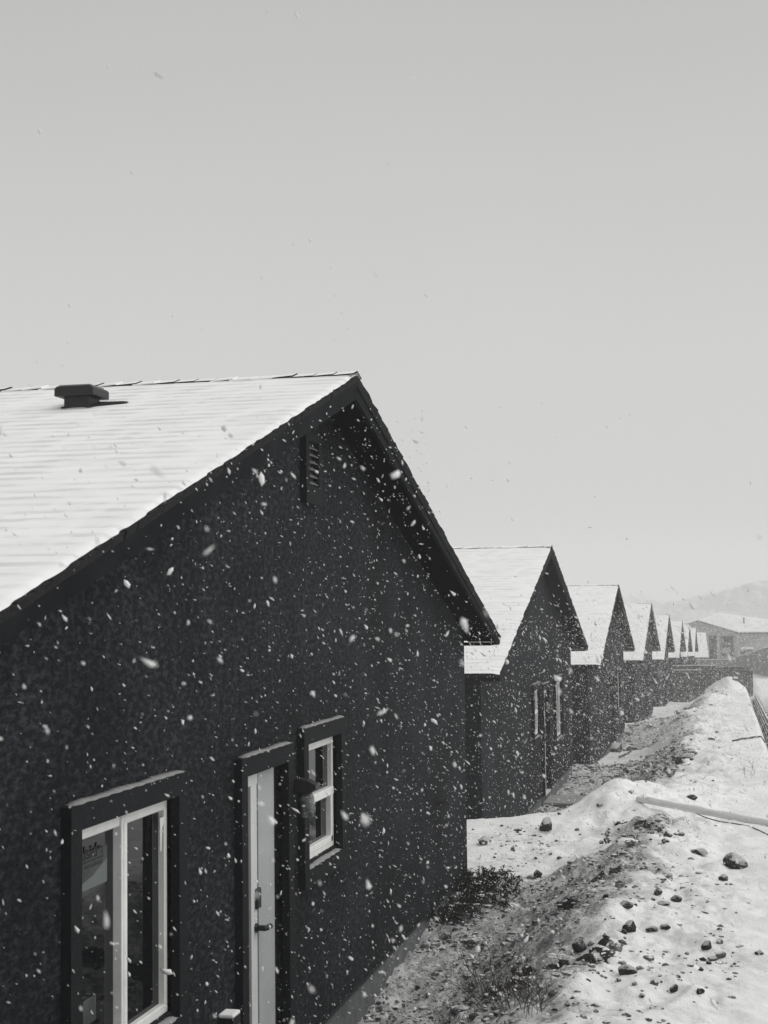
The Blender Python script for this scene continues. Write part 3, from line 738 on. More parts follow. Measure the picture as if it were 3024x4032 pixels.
# ------------------------------------------------------------------ far house, car and the house behind
def far_house():
    Y0 = 166.0
    g0 = at_y(2748, 2441, Y0); eR = at_y(2913, 2490, Y0); base = -6.75
    k = (eR.z - base); sl = (g0.z - eR.z) / (eR.x - g0.x); hw = eR.x - g0.x
    root = empty('house', (g0.x, Y0, base)); tag(root, 'pale house beyond the row with a broad snowy roof, porch posts and a garage', 'house')
    zE = eR.z - base; zA = g0.z - base; rx = at_y(3024, 2490, Y0).x - g0.x + 4.0
    # gable wall with porch openings
    w = MB(); f = .35
    cuts = [-hw + f, .35*1 , 1.62, 1.90, hw - .9, hw - f]
    o1 = (-1.5, at_y(2822, 2500, Y0).x - g0.x, .15, at_y(2822, 2502, Y0).z - base)
    xs_ = [-hw + f, at_y(2790, 2500, Y0).x - g0.x, at_y(2822, 2500, Y0).x - g0.x, at_y(2832, 2500, Y0).x - g0.x, at_y(2898, 2500, Y0).x - g0.x, hw - f]
    zo = at_y(2860, 2502, Y0).z - base
    def zt(x): return zA - abs(x) * sl - .12
    for i, (a, b) in enumerate(zip(xs_[:-1], xs_[1:])):
        low = zo if i in (1, 3) else 0
        for a2, b2 in (((a, 0), (0, b)) if a < 0 < b else ((a, b),)):
            w.poly([(a2, 0, low), (b2, 0, low), (b2, 0, zt(b2)), (a2, 0, zt(a2))])
    w.box(-hw + f, hw - f, 1.2, 9, 0, zE - .1)
    w.box(hw - f + .004, rx, 1.5, 9, 0, zE - .05)
    w.build('wall', MT['farwall'], root, fix=False)
    w = MB(); w.box(xs_[1], xs_[2], 1.14, 1.19, .0, zo + .1); w.build('door', MT['farwin'], root)
    w = MB(); w.box(xs_[3] + .25, xs_[4] - .25, 1.14, 1.19, .7, zo - .1); wn = w.build('window', MT['farwin'], root)
    w = MB(); w.box(xs_[3] + .2, xs_[3] + 1.0, 1.10, 1.139, 1.0, 1.6); w.build('frame', MT['fartrim'], wn)
    for a in (xs_[2] + .12, xs_[4] + .2):
        w = MB(); w.box(a - .13, a + .13, -.10, .12, 0, zo + .05); w.build('porch_post', MT['fartrim'], root)
    gx0 = at_y(2935, 2500, Y0).x - g0.x + .0; gx1 = gx0 + 2.9
    w = MB(); w.box(gx0, gx1, 1.44, 1.49, 0, zE - .75)
    for q_ in range(4): w.box(gx0 + .05, gx1 - .05, 1.425, 1.439, .06 + q_*.5, .48 + q_*.5)
    w.build('garage_door', MT['fartrim'], root)
    # roof: front gable then the large hip behind
    r = MB(); top = at_y(2830, 2414, Y0 + 5); tx = top.x - g0.x; tz = top.z - base
    xl, xr = -hw, hw
    A = (0, -.5, zA); r.poly([(xl, -.5, zE), A, (0, 5, zA), (xl, 5, zE)]); r.poly([A, (xr, -.5, zE), (xr, 5, zE), (0, 5, zA)])
    xl2, xr2 = -hw - .3, rx + .5
    r.poly([(xr - .01, .9, zE + .02), (xr2, .9, zE + .02), (xr2 - 3.5, 5.0, zE + 1.1), (tx, 5.0, tz)])
    r.poly([(xl2, .9, zE + .02), (xr, .9, zE + .02), (tx, 5.0, tz)])
    r.poly([(xr2, .9, zE + .02), (xr2, 9.5, zE + .02), (xr2 - 3.5, 5.0, zE + 1.1)])
    r.poly([(xl2, .9, zE + .02), (tx, 5.0, tz), (xl2, 9.5, zE + .02)])
    r.poly([(xl2, 9.5, zE + .02), (tx, 5.0, tz), (xr2 - 3.5, 5.0, zE + 1.1), (xr2, 9.5, zE + .02)])
    ro = r.build('roof', MT['snow'], root, fix=False)
    so = ro.modifiers.new('s', 'SOLIDIFY'); so.thickness = .10; so.offset = 0
    r = MB()
    for s_ in (-1, 1): r.prism([(0, zA - .055), (s_*hw, zE - .055), (s_*hw, zE - .18), (0, zA - .18)], 'y', -.46, -.40)
    r.build('barge_board', MT['wood'], root)
    r = MB(); r.box(hw + .01, rx + .4, .92, .98, zE - .20, zE - .04); r.build('fascia', MT['wood'], root)
    pv = at_y(2929, 2440, Y0 + 3.2)
    r = MB(); r.tube([(pv.x - g0.x, 3.2, pv.z - base - .5), (pv.x - g0.x, 3.2, pv.z - base + .12)], .07, 8); r.tube([(pv.x - g0.x, 3.2, pv.z - base + .12), (pv.x - g0.x, 3.2, pv.z - base + .2)], .12, 8); r.build('vent_pipe', MT['wood'], root)
far_house()
def far_house2():
    Y0 = 205.0; p = at_y(2985, 2468, Y0); t = at_y(3050, 2418, Y0 + 4)
    root = empty('house', (p.x + 6, Y0, -6.7)); tag(root, 'farthest house at the right edge, only its snowy hip roof showing', 'house')
    w = MB(); w.box(-5.6, 5.6, 0, 9, 0, p.z + 6.7 - .05); w.build('wall', MT['farwall'], root)
    zE = p.z + 6.7; zt = t.z + 6.7; ax = t.x - p.x - 6
    r = MB(); r.poly([(-6, -.5, zE), (6, -.5, zE), (2.5, 4.5, zt), (ax, 4.5, zt)]); r.poly([(-6, -.5, zE), (ax, 4.5, zt), (-6, 9.5, zE)]); r.poly([(6, -.5, zE), (6, 9.5, zE), (2.5, 4.5, zt)]); r.poly([(-6, 9.5, zE), (ax, 4.5, zt), (2.5, 4.5, zt), (6, 9.5, zE)])
    ro = r.build('roof', MT['snow'], root, fix=False); so = ro.modifiers.new('s', 'SOLIDIFY'); so.thickness = .10
    r = MB(); r.box(-3.9, -2.6, -.06, -.01, .9, 2.1); r.build('window', MT['farwin'], root)
far_house2()

def car():
    Y0 = 153.0; a = at_y(2908, 2550, Y0); b = at_y(2975, 2550, Y0); cx = (a.x + b.x)/2; wd = 1.74; top = at_y(2940, 2553, Y0).z
    base = top - 1.60
    root = empty('parked_car', (cx, Y0, base)); tag(root, 'snow-topped parked car in front of the far garage, half hidden by the fence', 'car')
    hw = wd/2
    def hull(secs, name, m, parent=None):
        V = []; n = len(secs[0])
        for s in secs: V += s
        F = []
        for i in range(len(secs) - 1):
            for k in range(n): F.append((i*n+k, i*n+(k+1) % n, (i+1)*n+(k+1) % n, (i+1)*n+k))
        q = MB(); q.v = V; q.f = F + [tuple(range(n))[::-1], tuple(range((len(secs)-1)*n, len(secs)*n))]; q.m = [0]*len(q.f)
        o = q.build(name, m, parent or root, smooth=False); bb = o.modifiers.new('b', 'BEVEL'); bb.width = .05; bb.segments = 3; return o
    def sec(y, h, z0, z1, w0=1, w1=.97): return [(-h*w0, y, z0), (h*w0, y, z0), (h, y, z0 + (z1-z0)*.6), (h*w1, y, z1), (-h*w1, y, z1), (-h, y, z0 + (z1-z0)*.6)]
    hull([sec(0, hw*.94, .32, .85), sec(.25, hw, .25, .95), sec(3.2, hw, .25, .98), sec(4.3, hw*.95, .28, .88)], 'body', MT['carpaint'])
    cab = hull([[(-hw*.90, .25, .95), (hw*.90, .25, .95), (hw*.72, .55, 1.53), (-hw*.72, .55, 1.53)], [(-hw*.90, 2.9, .95), (hw*.90, 2.9, .95), (hw*.72, 2.2, 1.53), (-hw*.72, 2.2, 1.53)]], 'cabin', MT['carpaint'])
    q = MB(); q.poly([(-hw*.80, .235, 1.0), (hw*.80, .235, 1.0), (hw*.66, .50, 1.46), (-hw*.66, .50, 1.46)]); q.build('rear_window', MT['farwin'], cab)
    q = MB(); q.box(-hw*.74, hw*.74, .45, 2.3, 1.532, 1.62); sc = q.build('snow_cover', MT['snow'], cab); bb = sc.modifiers.new('b', 'BEVEL'); bb.width = .04; bb.segments = 3
    for sx in (-1, 1):
        q = MB(); q.box(sx*hw*.70 - .1, sx*hw*.70 + .1, -.03, .03, .66, .80); q.build('tail_light', MT['farwin'], root)
        for yy in (.75, 3.4):
            q = MB(); q.tube([(sx*(hw - .22), yy, .32), (sx*(hw - .01), yy, .32)], .32, 18); wh = q.build('wheel', MT['tyre'], root)
            q = MB(); q.tube([(sx*(hw - .009), yy, .32), (sx*(hw + .004), yy, .32)], .19, 12); q.build('rim', MT['fartrim'], wh)
    q = MB(); q.box(-hw*.92, hw*.92, -.08, .05, .32, .52); q.build('bumper', MT['tyre'], root)
car()

# ------------------------------------------------------------------ hills
hx = np.linspace(-240, 240, 700); hy = np.linspace(470, 630, 30)
HX, HY = np.meshgrid(hx, hy)
ridge = np.interp(HX, [-240, -80, -50, -36, -23, -12, 0, 11, 30, 60, 240], [-4, -3, .5, 1.4, -1.6, .6, 3.8, 6.2, 8, 10, 9])
prof = ss(470, 540, HY) * (1 - .5*ss(570, 630, HY))
HZ = -9 + (ridge + 9) * prof + prof * (1.6*fbm(HX*.09, HY*.09, 71, 4, .6) + 1.3*fbm(HX*.45, HY*.45, 72, 3, .6))
hl = np_mesh('hills', np.stack([HX, HY, HZ], -1).reshape(-1, 3), grid_faces(len(hy), len(hx)), MT['hill']); tag(hl, kind='structure')

# ------------------------------------------------------------------ rocks, stones and gravel
def rock_mesh(seed, sub=3, chip=.5):
    bm = bmesh.new(); bmesh.ops.create_icosphere(bm, subdivisions=sub, radius=1)
    rr = random.Random(seed)
    planes = [(Vector((rr.uniform(-1, 1), rr.uniform(-1, 1), rr.uniform(-.8, 1))).normalized(), rr.uniform(.48, .8)) for _ in range(12)]
    for v_ in bm.verts:
        p = v_.co.copy()
        for n, d in planes:
            e = p.dot(n) - d
            if e > 0: p -= n * e * .93
        nn = float(fbm(np.array([p.x*2 + seed]), np.array([p.y*2 + p.z*1.7]), seed, 3)[0])
        v_.co = p * (1 + .13*nn)
    me = bpy.data.meshes.new('rock'); bm.to_mesh(me); bm.free(); me.materials.append(MT['rock'])
    return me
RM = [rock_mesh(s) for s in range(10, 17)]
gg = lambda x, y: ground(x, y)
def place_rock(px, py, wpx, hpx, name, label, group=None, k=0, rz=None, sink=.25):
    p = gp(px, py, gg); sc = p[1] / 6017.0
    w = wpx * sc / 1.5; h = hpx * sc / 1.6
    o = bpy.data.objects.new(name, RM[k % len(RM)]); link(o)
    o.scale = (w, w * .85, h); o.rotation_euler = (0, 0, rz if rz is not None else random.uniform(0, 6.3))
    o.location = (p[0], p[1] + w*.3, ground_z(p[0], p[1] + w*.3) + h * (.55 - sink*.4))
    return tag(o, label, 'rock' if name == 'rock' else 'stone', group)
big = [(2895, 3420, 84, 66, 'large dark boulder with a snowy top at the right of the snow bank'),
       (2753, 3368, 66, 28, 'long flat dark rock lying left of the largest boulder'),
       (2847, 3468, 38, 26, 'small blocky rock just below the largest boulder'),
       (2152, 3278, 56, 62, 'tall upright rock on the snow slope between the first two houses'),
       (1905, 3325, 54, 36, 'angular snow-dusted rock beside the far corner of the nearest house'),
       (2483, 3668, 62, 44, 'rounded dark rock on the edge of the stony trench, snow bank side'),
       (2280, 3750, 56, 58, 'rounded snowy rock standing on top of the dark soil ledge'),
       (2471, 3838, 66, 44, 'pointed rock just right of the dark soil ledge'),
       (2570, 3672, 42, 24, 'left one of two flat stones side by side on the snow bank'),
       (2617, 3664, 40, 22, 'right one of two flat stones side by side on the snow bank'),
       (2784, 3740, 40, 40, 'cluster-like knobby dark rock low on the smooth snow at the right'),
       (2992, 3758, 36, 20, 'small dark slab alone on smooth snow near the right edge of the picture'),
       (2660, 3552, 38, 26, 'squarish dark rock in the middle of the snow bank'),
       (2590, 3528, 32, 30, 'dark cube-like rock next to a bare streak on the snow bank'),
       (2655, 3910, 34, 32, 'dark rock at the end of a snowy lump in the lower right'),
       (2755, 3918, 36, 28, 'dark rock right of the snowy lump in the lower right'),
       (2385, 3540, 26, 24, 'grey stone half sunk in the snow above the trench'),
       (2118, 3455, 30, 34, 'grey upright stone in the middle of the bare ground'),
       (2610, 3562, 56, 16, 'thin flat slab of rock below the cube-like rock'),
       (2727, 3168 - 18, 40, 22, 'dark rock just above the white pipe'),
       (2390, 3320, 26, 26, 'dark stone left of the stony mound'),
       (2672, 3008, 30, 34, 'dark rock high on the bare slope behind the first snow hump'),
       (2640, 3058, 42, 24, 'broad dark rock low on the bare slope behind the first snow hump'),
       (2480, 3122, 26, 14, 'small dark stone at the crest of the first snow hump'),
       (2360, 3178, 26, 14, 'flat stone on the near face of the first snow hump'),
       (2200, 3208, 16, 14, 'tiny dark stone right above the tall upright rock'),
       (2467, 3042, 30, 20, 'dark clod beside the corner of the second house')]
for i, (px, py, w, h, lb) in enumerate(big): place_rock(px, py, w, h, 'rock', lb, 'rocks on the snowy ground', i)
# small stones, countable but alike
small = []
rs = random.Random(21)
zones = [(1600, 2250, 3560, 3990, 26), (2180, 2700, 3560, 3990, 32), (2380, 2680, 3240, 3330, 22), (2250, 2760, 2900, 3080, 45), (2560, 2900, 3450, 3900, 14), (1860, 2400, 3250, 3460, 18), (2500, 3000, 2950, 3120, 8)]
for x0, x1, y0, y1, n in zones:
    for _ in range(n): small.append((rs.uniform(x0, x1), rs.uniform(y0, y1), rs.lognormvariate(0, .45)))
for i, (px, py, s_) in enumerate(small):
    f = (py - 2560) / 1470
    place_rock(px, py, (8 + 7*f) * s_, (6 + 4*f) * s_, 'stone', 'small dark stone poking through the snow', 'small stones on the snow', i)

# gravel: pebbles nobody could count
def pebbles(name, n, xr, yr, size, maskfn, seed, m, label):
    r = np.random.default_rng(seed)
    u = r.random(n*6); xx = r.uniform(*xr, n*6); yy = yr[0] * (yr[1]/yr[0]) ** r.random(n*6)
    keep = u < maskfn(xx, yy); xx = xx[keep][:n]; yy = yy[keep][:n]; n = len(xx)
    zz = ground(xx, yy)
    bm = bmesh.new(); bmesh.ops.create_icosphere(bm, subdivisions=1, radius=1)
    bv = np.array([v_.co[:] for v_ in bm.verts]); bf = np.array([[q.index for q in f.verts] for f in bm.faces]); bm.free()
    sz = size * np.exp(r.normal(0, .6, n)); sc = sz[:, None] * np.stack([r.uniform(.8, 1.5, n), r.uniform(.6, 1.1, n), r.uniform(.35, .75, n)], -1)
    a = r.uniform(0, 6.28, n); V = bv[None] * (1 + .35*(r.random((n, len(bv), 1)) - .5)) * sc[:, None, :]
    ca, sa = np.cos(a)[:, None], np.sin(a)[:, None]
    V = np.stack([V[..., 0]*ca - V[..., 1]*sa, V[..., 0]*sa + V[..., 1]*ca, V[..., 2]], -1)
    V = V + np.stack([xx, yy, zz + sc[:, 2]*.25], -1)[:, None, :]
    F = (bf[None] + (np.arange(n) * len(bv))[:, None, None]).reshape(-1, 3)
    o = np_mesh(name, V.reshape(-1, 3), F, m, None, False); tag(o, label, 'gravel', kind='stuff'); return o
pm = lambda x, y: np.clip(dirt_mask(x, y)**1.5 * (.25 + 1.3*ss(-.15, .35, fbm(x*1.6, y*1.6, 55, 3))), 0, 1)
pebbles('gravel', 7000, (-3.3, .0), (7.5, 21), .0115, pm, 3, MT['pebble'], 'gravel and broken clods in the bare ground beside the nearest house')
pebbles('gravel', 5000, (-3.9, -.3), (27, 90), .026, pm, 4, MT['pebble'], 'gravel and clods on the bare patches along the farther houses')
so_m = lambda x, y: np.clip(ground(x, y, True)[2]*1.2 - .3, 0, 1) * (x < .3)
pebbles('clods', 900, (-3.4, .2), (8, 21), .022, so_m, 8, MT['rock'], 'dark soil clods along the broken ledges')

# ------------------------------------------------------------------ plants
def twig_plant(p, spread, h, n, name, label, m, leaves=0, seed=1, cat='weed', lean=(0, 0), th=.0022):
    rr = random.Random(seed); root = empty(name, p); tag(root, label, cat)
    q = MB()
    tips = []
    def branch(a, d, L_, r, dep):
        pts = [a]; k = 5
        for i in range(k):
            d = (d + Vector((rr.uniform(-1, 1), rr.uniform(-1, 1), rr.uniform(-.8, .7))) * .28).normalized()
            pts.append(pts[-1] + d * (L_/k))
            if pts[-1].z < .0: pts[-1].z = rr.uniform(0, .02)
        q.tube(pts, [r*(1 - .6*i/k) for i in range(k+1)], 4, cap=False)
        tips.extend(pts[2:])
        if dep:
            for _ in range(rr.randint(2, 3)):
                i = rr.randint(1, k); branch(pts[i], (d + Vector((rr.uniform(-1, 1), rr.uniform(-1, 1), rr.uniform(-.6, .8)))*.9).normalized(), L_*rr.uniform(.4, .65), r*.65, dep-1)
    for _ in range(n):
        a = rr.uniform(0, 6.28); s_ = rr.random()**.5 * spread
        b0 = Vector((math.cos(a)*s_, math.sin(a)*s_*1.2, 0)); d = Vector((math.cos(a)*.7*rr.random() + lean[0], math.sin(a)*.7*rr.random() + lean[1], rr.uniform(.5, 1))).normalized()
        branch(b0, d, h*rr.uniform(.5, 1.05), th, 2)
    q.build('stems', MT['twig'] if m == 'twig' else MT['twigdark'], root, fix=False)
    if leaves:
        l = MB()
        for _ in range(leaves):
            t = rr.choice(tips); c = t + Vector((rr.uniform(-.03, .03), rr.uniform(-.03, .03), rr.uniform(-.03, .02)))
            u = Vector((rr.uniform(-1, 1), rr.uniform(-1, 1), rr.uniform(-1, 1))).normalized() * rr.uniform(.007, .024); w_ = u.orthogonal().normalized() * u.length * .45
            l.poly([c - u, c + w_, c + u, c - w_])
        l.build('leaves', MT[m], root, fix=False)
    return root
def P3(px, py):
    p = gp(px, py, gg); return (p[0], p[1], ground_z(p[0], p[1]))
pa = P3(1800, 3600)
twig_plant((-3.05, 15.9, ground_z(-3.05, 15.9) - .01), .28, .18, 46, 'weed_clump', 'dark weed clump against the foundation behind the leaning slab', 'twigdark', 1500, 2, th=.003)
twig_plant((-2.95, 17.4, ground_z(-2.95, 17.4) - .01), .42, .15, 80, 'weed_clump', 'dense dark weed clump at the far corner of the nearest house', 'twigdark', 2200, 3, th=.003)
twig_plant((-2.66, 16.7, ground_z(-2.66, 16.7) - .01), .36, .16, 34, 'weed_clump', 'low dark weeds spreading onto the gravel, right of the corner clump', 'twigdark', 1300, 4, th=.003)
q_ = P3(1985, 3960); twig_plant(q_, .22, .30, 42, 'dry_weed', 'large bare twiggy weed in the gravel at the lower middle of the ground', 'twig', 0, 5, lean=(-.15, 0), th=.0030)
q_ = P3(2060, 3985); twig_plant(q_, .16, .20, 24, 'dry_weed', 'smaller bare weed touching the right side of the large twiggy weed', 'twig', 0, 6, th=.0024)
q_ = P3(1790, 4025); twig_plant(q_, .10, .10, 12, 'dry_weed', 'low dry weed at the bottom edge beside the foundation strip', 'twig', 0, 7, th=.0022)
q_ = P3(2950, 3060); twig_plant(q_, .16, .42, 5, 'dry_weed', 'faint bare twigs sticking out of smooth snow at the upper right', 'twig', 0, 8, th=.003)
# broken slab leaning in the weeds
q_ = P3(1805, 3640)
s_ = MB(); s_.prism([(-.13, -.01), (.10, -.02), (.13, .09), (.0, .115), (-.05, .08)], 'y', -.02, .02)
sb = s_.build('concrete_slab', MT['foundation']); sb.location = (q_[0], q_[1] + .02, q_[2] + .005); sb.rotation_euler = (R(-22), 0, R(12)); sb.scale = (1.0, 1, 1.1)
bb = sb.modifiers.new('b', 'BEVEL'); bb.width = .006
tag(sb, 'broken grey slab leaning in front of the dark weeds', 'slab')

# white pipe lying on the hump, and a cable below it
pA = gp(2512, 3152, gg); pB = gp(3024, 3252, gg)
d_ = Vector((pB[0] - pA[0], pB[1] - pA[1], 0)); pe = Vector(pA) + d_ * 1.5
pts = []
for i in range(15):
    t = i/14*1.14; x, y = pA[0] + d_.x*t, pA[1] + d_.y*t; pts.append((x, y, 0))
za = ground_z(pts[0][0], pts[0][1]) + .07; zb = ground_z(pts[-1][0], pts[-1][1]) + .05
za = float(pA[2]) + .02; zb = float(pB[2]) + .025
zl = [za + (zb-za)*i/12.3 for i in range(15)]
q = MB(); q.tube([(x, y, z) for (x, y, _), z in zip(pts, zl)], .042, 20, cap=False)
q.tube([(x, y, z) for (x, y, _), z in zip(pts, zl)], .037, 20, cap=False)
pp = q.build('pipe', MT['pipe'], smooth=True, fix=False); q = MB(); q.tube([(x, y, z + .022 + .004*math.sin(i*2.3)) for i, ((x, y, _), z) in enumerate(zip(pts, zl)) if i > 0], [.037 + .005*math.sin(i*1.7) for i in range(14)], 14); q.build('snow_cap', MT['snow'], pp, smooth=True)
tag(pp, 'long white pipe lying across the first snow hump', 'pipe')
q = MB(); q.tube([Vector((pts[0][0], pts[0][1], zl[0])) + Vector((.03, -.01, 0)), Vector((pts[0][0], pts[0][1], zl[0])) + Vector((.05, -.015, 0))], .038, 16); q.build('dark_bore', MT['black'], pp)
cab = []
for px, py in ((2690, 3196), (2730, 3200), (2780, 3222), (2830, 3236), (2900, 3246), (2960, 3258), (3024, 3288), (3080, 3320)):
    p = gp(min(px, 3100), py, gg); cab.append((p[0], p[1], ground_z(p[0], p[1]) + .006))
q = MB(); q.tube(cab, .007, 6); o = q.build('cable', MT['black'], smooth=True); tag(o, 'thin dark cable half buried in snow below the white pipe', 'cable')
# thin rods on the snow farther up
def rod(a, b, r, label):
    p1 = gp(*a, gg); p2 = gp(*b, gg); n = 8; pt = []
    for i in range(n + 1):
        x = p1[0] + (p2[0]-p1[0])*i/n; y = p1[1] + (p2[1]-p1[1])*i/n; pt.append((x, y, ground_z(x, y) + r*1.2))
    q = MB(); q.tube(pt, r, 6); o = q.build('rod', MT['wood']); tag(o, label, 'rod')
rod((2886, 2921), (3012, 2928), .022, 'long thin dark rod on the snow reaching the side fence')
rod((2787, 2913), (2816, 2916), .022, 'short dark stick on the snow left of the long rod')
rod((2440, 2984), (2485, 2960), .03, 'pale board end lying in rubble by the third house')
# marker blocks by the third house (snow-capped rubble)
for px, py, w, h, lb in ((2430, 2960, 60, 50, 'large snow-dusted lump of rubble at the door of the third house'), (2470, 2955, 70, 26, 'flat snow-dusted lump of rubble right of the third house door'),
                         (2668, 2812, 26, 18, 'dark clod poking from the snow beside the fourth house'), (2700, 2795, 22, 12, 'small dark clod on the mound beyond the fourth house')):
    place_rock(px, py, w, h, 'rock', lb, 'rocks on the snowy ground', int(px))
place_rock(2893, 2680, 26, 18, 'rock', 'snow-topped block on the summit of the far mound', 'rocks on the snowy ground', 4)

# ------------------------------------------------------------------ falling snow
def flakes():
    r = np.random.default_rng(12)
    n = 340000
    yy = 1.2 + 43.7 * r.random(n) ** .75
    xx = r.uniform(-5.5, 3.2, n); zz = r.uniform(-4.5, 3.2, n)
    gz = smooth_ground(xx, yy) + .1
    inside = (xx < -3.0)
    roof = 1.9 - .034*yy
    near_cam = (np.abs(xx) < yy * .9 + .3)
    keep = (zz > gz) & (~inside | (zz > roof)) & near_cam & (r.random(n) < np.where((zz > 1.4) | ((yy > 12) & (zz > -.2)), np.where(yy > 12, .012, .012), 1)) & ((xx < 1.2) | (r.random(n) < .4)) & ((zz < .1) | (xx < -.2*yy) | (r.random(n) < .08)) & ((zz < .13*yy + .05) | (r.random(n) < .12))
    xx, yy, zz = xx[keep], yy[keep], zz[keep]; n = len(xx)
    L_ = .0045 * np.exp(r.normal(0, .54, n))
    m_ = 30000; y2 = r.uniform(40, 156, m_); x2 = r.uniform(-6, 4.5, m_); z2 = r.uniform(-3.4, 2.6, m_) - .034*y2
    k2 = (z2 > smooth_ground(x2, y2) + .1) & ((x2 > -3.3) | (z2 > 1.9 - .034*y2))
    xx = np.concatenate([xx, x2[k2]]); yy = np.concatenate([yy, y2[k2]]); zz = np.concatenate([zz, z2[k2]])
    L_ = np.concatenate([L_, .0090 * np.exp(r.normal(0, .3, k2.sum()))]); n = len(xx)
    bv = np.array([(0, 0, 1), (.45, .1, .35), (-.2, .45, .3), (-.4, -.3, .2), (.25, -.45, .1), (.5, .2, -.35), (-.15, .5, -.3), (-.5, -.15, -.4), (.1, -.4, -.45), (0, 0, -1)], float)
    bf = np.array([(0,1,2),(0,2,3),(0,3,4),(0,4,1),(1,5,2),(2,5,6),(2,6,3),(3,6,7),(3,7,4),(4,7,8),(4,8,1),(1,8,5),(9,6,5),(9,7,6),(9,8,7),(9,5,8)])
    wd = L_ * r.uniform(.45, 1.0, n)
    V = bv[None] * (1 + .8*(r.random((n, 10, 1)) - .5)) * np.stack([wd, wd, L_*r.uniform(.8, 1.35, n)], -1)[:, None, :]
    # tilt: drifting down and to the right, each a little different
    a = R(-32) + r.normal(0, .45, n); c, s_ = np.cos(a)[:, None], np.sin(a)[:, None]
    Vx = V[..., 0]*c + V[..., 2]*s_; Vz = -V[..., 0]*s_ + V[..., 2]*c
    b = r.normal(0, .5, n); c, s_ = np.cos(b)[:, None], np.sin(b)[:, None]
    Vy = V[..., 1]*c - Vz*s_; Vz = V[..., 1]*s_ + Vz*c
    V = np.stack([Vx, Vy, Vz], -1) + np.stack([xx, yy, zz], -1)[:, None, :]
    F = (bf[None] + (np.arange(n) * 10)[:, None, None]).reshape(-1, 3)
    m = bpy.data.materials.new('snowflake'); m.use_nodes = True; N = m.node_tree.nodes; L = m.node_tree.links
    b_ = N['Principled BSDF']; b_.inputs['Base Color'].default_value = (.9, .9, .9, 1); b_.inputs['Roughness'].default_value = .8
    b_.inputs['Specular IOR Level'].default_value = .2
    tr = N.new('ShaderNodeBsdfTranslucent'); tr.inputs['Color'].default_value = (.9, .9, .9, 1)
    mx = N.new('ShaderNodeMixShader'); mx.inputs[0].default_value = .12
    L.new(b_.outputs[0], mx.inputs[1]); L.new(tr.outputs[0], mx.inputs[2]); L.new(mx.outputs[0], N['Material Output'].inputs['Surface'])
    o = np_mesh('falling_snow', V.reshape(-1, 3), F, m, None, True); tag(o, 'snowflakes falling through the air in front of the houses', 'snowflakes', kind='stuff')
flakes()

# ------------------------------------------------------------------ haze
hz = MB(); hz.box(-262, 262, -70, 650, -12, 16); ho = hz.build('haze', [])
hm = bpy.data.materials.new('haze'); hm.use_nodes = True; nt = hm.node_tree; nt.nodes.clear()
out = nt.nodes.new('ShaderNodeOutputMaterial'); pv = nt.nodes.new('ShaderNodeVolumePrincipled')
pv.inputs['Color'].default_value = (1, 1, 1, 1); pv.inputs['Density'].default_value = .0018; pv.inputs['Anisotropy'].default_value = .2
nt.links.new(pv.outputs[0], out.inputs['Volume']); ho.data.materials.append(hm)
tag(ho, 'pale snowy haze filling the air over the whole street', 'haze', kind='stuff')

# ------------------------------------------------------------------ light
SUN_EL, SUN_AZ = 50, 72      # azimuth from +Y towards +X
w = bpy.data.worlds.new('World'); S.world = w; w.use_nodes = True; N = w.node_tree.nodes; L = w.node_tree.links
bg = N['Background']; sky = N.new('ShaderNodeTexSky'); sky.sky_type = 'NISHITA'; sky.sun_disc = False
sky.sun_elevation = R(SUN_EL); sky.sun_rotation = R(SUN_AZ); sky.air_density = 1.5; sky.dust_density = 5
bw = N.new('ShaderNodeRGBToBW'); L.new(sky.outputs[0], bw.inputs[0])
cl = N.new('ShaderNodeMath'); cl.operation = 'MINIMUM'; cl.inputs[1].default_value = 14.0; L.new(bw.outputs[0], cl.inputs[0])
mx = N.new('ShaderNodeMix'); mx.data_type = 'RGBA'; mx.inputs[0].default_value = .12; L.new(cl.outputs[0], mx.inputs[7])
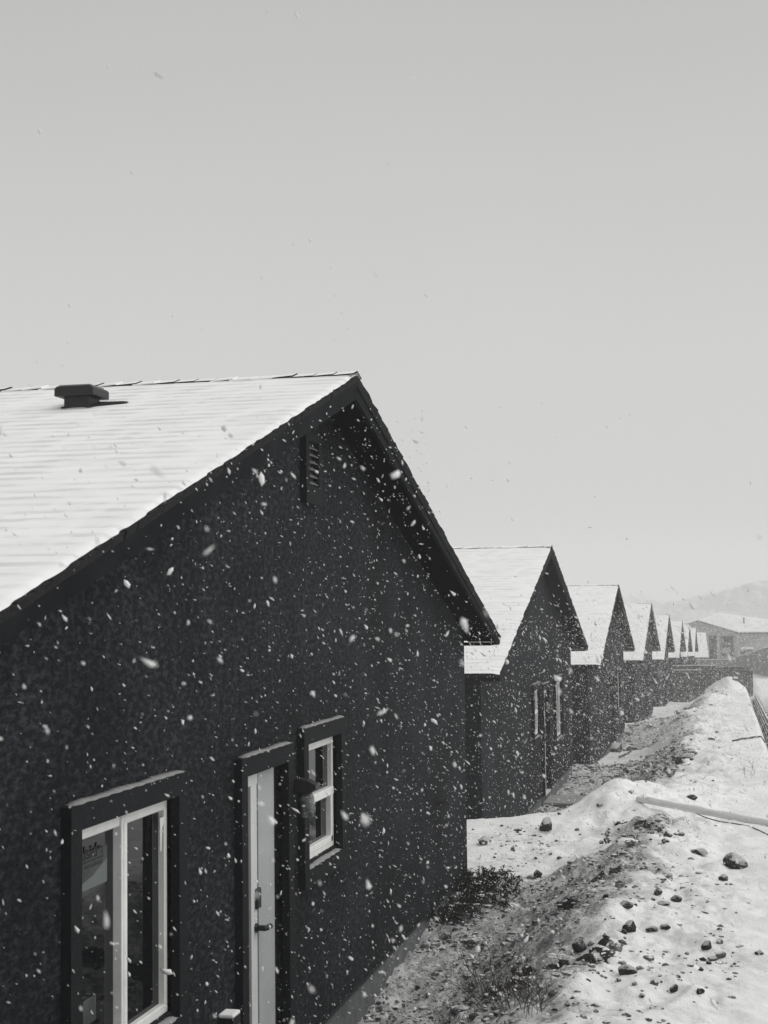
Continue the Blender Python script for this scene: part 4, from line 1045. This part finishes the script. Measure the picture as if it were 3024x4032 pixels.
# overcast deck: even grey, a little darker overhead, faintly uneven
tc = N.new('ShaderNodeTexCoord'); sp = N.new('ShaderNodeSeparateXYZ'); L.new(tc.outputs['Generated'], sp.inputs[0])
mr = N.new('ShaderNodeMapRange'); mr.interpolation_type = 'SMOOTHSTEP'; mr.inputs[1].default_value = .10; mr.inputs[2].default_value = .52; mr.inputs[3].default_value = 6.7; mr.inputs[4].default_value = 5.0; L.new(sp.outputs['Z'], mr.inputs[0])
no = N.new('ShaderNodeTexNoise'); no.inputs['Scale'].default_value = 2.2; no.inputs['Detail'].default_value = 3; L.new(tc.outputs['Generated'], no.inputs['Vector'])
nr = N.new('ShaderNodeMapRange'); nr.inputs[3].default_value = .95; nr.inputs[4].default_value = 1.05; L.new(no.outputs['Fac'], nr.inputs[0])
mu = N.new('ShaderNodeMath'); mu.operation = 'MULTIPLY'; L.new(mr.outputs[0], mu.inputs[0]); L.new(nr.outputs[0], mu.inputs[1])
cc = N.new('ShaderNodeCombineColor'); 
for i, k in enumerate((1.0, 1.0, .985)):
    m_ = N.new('ShaderNodeMath'); m_.operation = 'MULTIPLY'; m_.inputs[1].default_value = k; L.new(mu.outputs[0], m_.inputs[0]); L.new(m_.outputs[0], cc.inputs[i])
L.new(cc.outputs[0], mx.inputs[6]); L.new(mx.outputs[2], bg.inputs['Color']); bg.inputs['Strength'].default_value = .1
sl_ = bpy.data.lights.new('sun', 'SUN'); sl_.energy = 1.55; sl_.angle = R(75); sl_.color = (1, .99, .97)
so_ = link(bpy.data.objects.new('sun', sl_))
dv = Vector((math.sin(R(SUN_AZ))*math.cos(R(SUN_EL)), math.cos(R(SUN_AZ))*math.cos(R(SUN_EL)), math.sin(R(SUN_EL))))
so_.rotation_euler = dv.to_track_quat('Z', 'Y').to_euler()

S.view_settings.view_transform = 'Standard'; S.view_settings.look = 'None'; S.view_settings.exposure = 0; S.view_settings.gamma = 1
S.render.engine = 'CYCLES'
S.cycles.use_denoising = True
S.cycles.max_bounces = 6; S.cycles.diffuse_bounces = 3; S.cycles.glossy_bounces = 3; S.cycles.volume_bounces = 4
